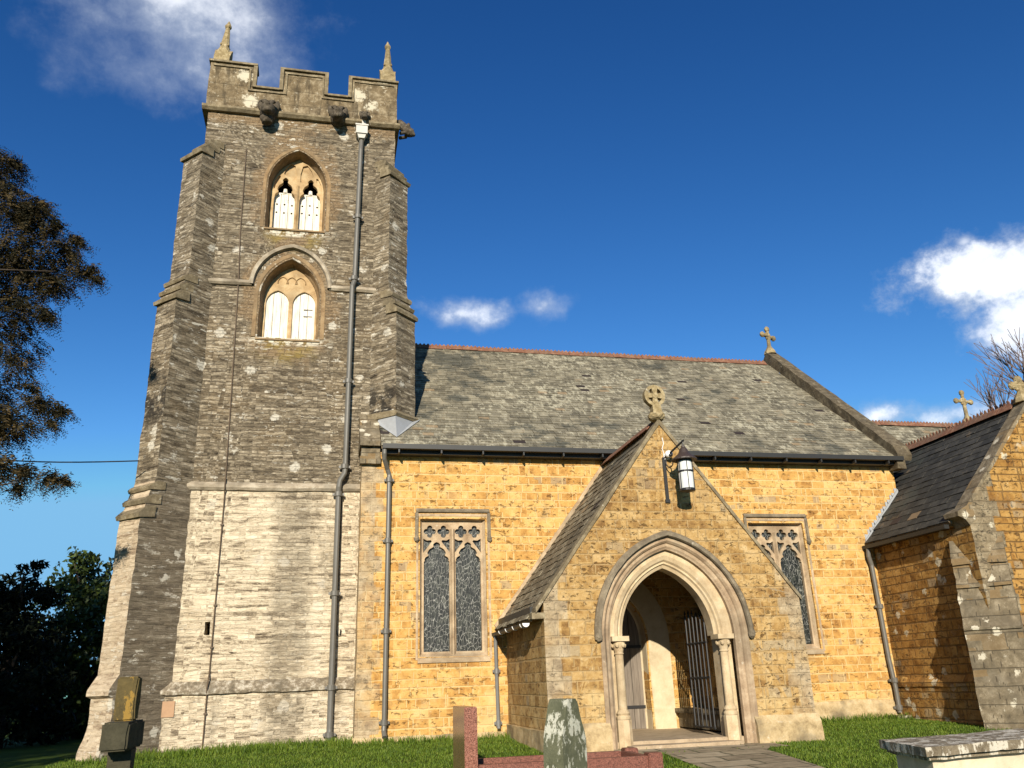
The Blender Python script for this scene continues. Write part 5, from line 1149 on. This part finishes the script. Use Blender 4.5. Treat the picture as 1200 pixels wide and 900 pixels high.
# ------------------------------------------------------------------ trees
def leaves(centers, n, lsize, rng, droop=.3, asp=.35, spray=0):
    """leaf faces spread through clumps: centers = (x,y,z,rx,ry,rz,weight)"""
    Vs, ts = [], []; tot = sum(c[6] for c in centers)
    for c in centers:
        k = int(n*c[6]/tot); d = rng.normal(size=(k, 3)); d /= np.linalg.norm(d, axis=1)[:, None]; r = rng.uniform(0, 1, k)**.45
        p = d*r[:, None]*np.array(c[3:6])+np.array(c[:3])
        q = np.array([mnoise.noise(Vector(v)*1.7) for v in p]); p = p[q > -.12]; k = len(p)
        a = rng.normal(size=(k, 3)); a[:, 2] -= droop; a /= np.linalg.norm(a, axis=1)[:, None]; b = rng.normal(size=(k, 3)); b -= a*(a*b).sum(1)[:, None]; b /= np.linalg.norm(b, axis=1)[:, None]
        s = lsize*rng.uniform(.6, 1.4, k)[:, None]; V = np.zeros((k, 4, 3)); V[:, 0] = p-a*s*.5; V[:, 1] = p+b*s*asp*.5; V[:, 2] = p+a*s*.5; V[:, 3] = p-b*s*asp*.5
        Vs.append(V.reshape(-1, 3)); ts.append(np.repeat(np.clip(rng.uniform(0, 1, k)*.7+.3*rng.uniform(), 0, 1), 4))
    V = np.concatenate(Vs); n = len(V)//4
    return V, (np.arange(n)[:, None]*4+np.arange(4)).tolist(), np.concatenate(ts)
def limb(bm, p0, p1, r0, r1, wob=.1, n=6):
    p0, p1 = Vector(p0), Vector(p1); pts = [p0.lerp(p1, i/n)+mnoise.noise_vector(p0*1.3+Vector((i*.7, 0, 0)))*wob*(p1-p0).length*(0 if i in (0,) else .5) for i in range(n+1)]
    tube(bm, pts, [r0+(r1-r0)*i/n for i in range(n+1)], 7); return pts
rng = np.random.default_rng(11)
# big yew, trunk out of frame on the left
YT = Vector((-11.5, 13.0, gz(-11.5, 13)))
YD = 2.6
Y = empty('yew_tree', YT, 'large rusty brown yew with drooping sprays reaching in at the left edge', 'tree')
cl = []
for (px, py, rr, Yd) in ((-20, 205, 42, 13), (10, 250, 46, 13), (35, 260, 28, 12.8), (40, 300, 42, 13), (75, 300, 22, 12.7), (95, 322, 17, 12.6), (62, 335, 26, 12.8), (15, 330, 48, 13.2), (-5, 395, 48, 13.2), (28, 370, 30, 13), (55, 372, 16, 12.8), (18, 425, 28, 13),
                        (45, 412, 12, 12.8), (-15, 460, 45, 13), (20, 455, 26, 12.8), (48, 478, 18, 12.7), (70, 485, 12, 12.6), (10, 505, 32, 12.8), (32, 530, 18, 12.7), (-5, 548, 30, 12.8), (30, 556, 14, 12.6), (58, 563, 13, 12.5), (76, 566, 7, 12.5), (-70, 330, 90, 13.4), (-70, 480, 80, 13.4), (-60, 200, 70, 13.4), (-120, 240, 90, 14), (-150, 420, 110, 14),
                        (18, 195, 14, 12.9), (48, 243, 14, 12.8), (62, 270, 16, 12.7), (88, 284, 13, 12.6), (108, 318, 8, 12.5), (114, 330, 5, 12.5), (60, 500, 9, 12.6), (20, 575, 8, 12.6)):
    Yd += YD; p = onY(px, py, Yd); r = rr/FPX*Yd*1.1; cl.append((p[0], p[1], p[2], r, r*1.2, r*.62, r**2+.02))
nv = len(cl)
fil = [(YT.x+rng.uniform(-2.2, 3.4), rng.uniform(12.5, 17), rng.uniform(3.8, 10.8), 1.1, 1.1, .75, 1.0) for k in range(34)]
shade_cl2 = [(-8.55+dx, 10+dy, zz, 1.2, 1.2, .8, .8) for dx, dy, zz in ((0, 0, 4.2), (-1.6, .3, 3.6), (-.4, -2, 5.0), (.5, -2.6, 4.2), (-1.2, 1.2, 5.0), (-2.8, .5, 4.4))]  # unseen crown clumps added towards the sun to shade the ground at left
shade_cl = [(YT.x+rng.uniform(-2.9, 2.2), rng.uniform(6.5, 12), rng.uniform(3.2, 6.8), 1.5, 1.4, 1.0, 1.0) for k in range(24)]  # off-frame crown bulk, also put in to cast shade low on the left
def sprays(centers, ntw, rng, ln=.42, leaf=.075, droop=.55):
    Vs, ts = [], []; tot = sum(c[6] for c in centers)
    for c in centers:
        k = max(6, int(ntw*c[6]/tot)); d = rng.normal(size=(k, 3)); d /= np.linalg.norm(d, axis=1)[:, None]; r = rng.uniform(.1, 1, k)**.5
        p = d*r[:, None]*np.array(c[3:6])+np.array(c[:3]); q = np.array([mnoise.noise(Vector(v)*1.5) for v in p]); s_ = q > -.15; p, d = p[s_], d[s_]; k = len(p)
        a = d*np.array((1, 1, .35))+rng.normal(size=(k, 3))*.35; a[:, 2] -= droop; a /= np.linalg.norm(a, axis=1)[:, None]
        b = np.cross(a, rng.normal(size=(k, 3))*.4+np.array((0, 0, 1))); b /= np.linalg.norm(b, axis=1)[:, None]
        L_ = ln*rng.uniform(.6, 1.3, k); tw = rng.uniform(0, 1, k)
        for i in range(9):
            for sgn in (-1, 1):
                f = (i+.5)/9; o = p+a*(L_*(f-.5))[:, None]; o[:, 2] -= .12*f*f*L_; dr = a*.55+b*sgn*.85; s2 = (leaf*rng.uniform(.7, 1.3, k)*(1.25-f*.7))[:, None]; n_ = np.cross(dr, a)+rng.normal(size=(k, 3))*.5; w_ = np.cross(dr, n_); w_ /= np.linalg.norm(w_, axis=1)[:, None]
                V = np.stack([o, o+dr*s2*.5+w_*s2*.14, o+dr*s2, o+dr*s2*.5-w_*s2*.14], 1); Vs.append(V.reshape(-1, 3)); ts.append(np.repeat(np.clip(tw*.75+rng.uniform(0, .25, k), 0, 1), 4))
    V = np.concatenate(Vs); n = len(V)//4; return V, (np.arange(n)[:, None]*4+np.arange(4)).tolist(), np.concatenate(ts)
V, F, t = sprays(cl, 15500, rng); V2, F2, t2 = leaves(shade_cl+shade_cl2, 19000, .3, rng, .3, .5); V3, F3, t3 = leaves(fil, 30000, .16, rng, .5, .3); F2 += [[i+len(V2) for i in f] for f in F3]; V2 = np.concatenate([V2, V3]); t2 = np.concatenate([t2, t3]); F += [[i+len(V) for i in f] for f in F2]
pyobj('crown', np.concatenate([V, V2]), F, np.concatenate([t, t2]), M['yew'], YT, Y)
bm = bmesh.new(); limb(bm, YT-Vector((0, 0, .2)), YT+Vector((.3, 0, 5)), .5, .32); limb(bm, YT+Vector((.3, 0, 4.9)), YT+Vector((.6, 0, 10)), .32, .06)
for c in cl[1:30:2]+fil[::3]+shade_cl2+shade_cl[:8]: e_ = Vector(c[:3]); st_ = YT+Vector((.3, 0, max(2.5, min(8, c[2]-1.0)))); limb(bm, st_, st_.lerp(e_, .93), .06, .008, .06)
mk('trunk', bm, M['bark'], Y)
def bushy(name, label, base, cl, n, ls, m, seed, droop=.2, asp=.5, group=None):
    rng = np.random.default_rng(seed); e = empty(name, base, label, 'tree', group)
    V, F, t = leaves(cl, n, ls, rng, droop, asp); pyobj('crown', V, F, t, M[m], base, e)
    bm = bmesh.new(); top = max(c[2] for c in cl); limb(bm, base, (base[0], base[1], base[2]+(top-base[2])*.8), .22, .05)
    for c in cl[::2]: limb(bm, (base[0], base[1], base[2]+(c[2]-base[2])*.55), (c[0], c[1], c[2]), .06, .015)
    mk('trunk', bm, M['bark'], e)
Yb = 27.0
def clp(lst, Y, flat_=.85):
    out = []
    for px, py, rr in lst:
        p = onY(px, py, Y+random.uniform(-.8, .8)); r = rr/FPX*Y*1.08; out.append((p[0], p[1], p[2], r, r, r*flat_, r**2))
    return out
hol = clp([(95, 672, 26), (112, 690, 22), (75, 690, 20), (95, 710, 35), (65, 730, 32), (115, 735, 32), (130, 700, 22), (85, 765, 40), (45, 770, 30), (125, 780, 34), (60, 810, 35), (100, 820, 38), (140, 760, 30), (30, 830, 30), (85, 650, 10), (108, 655, 10), (128, 662, 9), (150, 800, 40), (130, 840, 40), (80, 860, 35)], Yb)
bushy('holly_tree', 'dense green evergreen tree just left of the tower base', Vector((onY(95, 800, Yb)[0], Yb, -.3)), hol, 30000, .17, 'holly', 21)
yw = clp([(10, 690, 30), (-20, 700, 40), (30, 672, 14), (45, 662, 8), (25, 700, 28), (-10, 740, 50), (30, 745, 36), (10, 790, 45), (-50, 720, 60), (40, 800, 34), (0, 840, 45), (50, 850, 30), (-60, 800, 60), (60, 700, 16)], 24.0, .6)
bushy('yew_tree', 'dark yew tree with spiky top behind the grave cross at far left', Vector((onY(5, 800, 24)[0], 24.0, -.3)), yw, 26000, .2, 'yew2', 22, .3, .3)
# winter tree behind the chancel
bm = bmesh.new()
rng2 = random.Random(4)
def grow(p, d, ln, r, lev):
    q = p+d*ln; pts = [p, p.lerp(q, .5)+Vector((rng2.uniform(-1, 1), rng2.uniform(-1, 1), rng2.uniform(-1, 1)))*ln*.06, q]
    tube(bm, pts, [max(.011, r), max(.010, r*.85), max(.009, r*.68)], 5 if lev < 3 else 3, cap=False)
    if lev >= 6: return
    for k in range(3):
        a = Vector((rng2.uniform(-1, 1), rng2.uniform(-1, 1), rng2.uniform(-.35, .9))); nd = (d+a*(.62 if lev else .5)).normalized()
        grow(q, nd, ln*rng2.uniform(.62, .85), r*.62, lev+1)
tb = onY(1236, 520, 32); TB = Vector((tb[0], 32.0, -.3))
grow(TB, Vector((-.06, 0, 1)), 4.3, .3, 0)
o = mk('bare_tree', bm, M['twig'], origin=TB, recalc=False, uv=False); tag(o, 'leafless winter tree rising behind the chancel roof at right', 'tree')
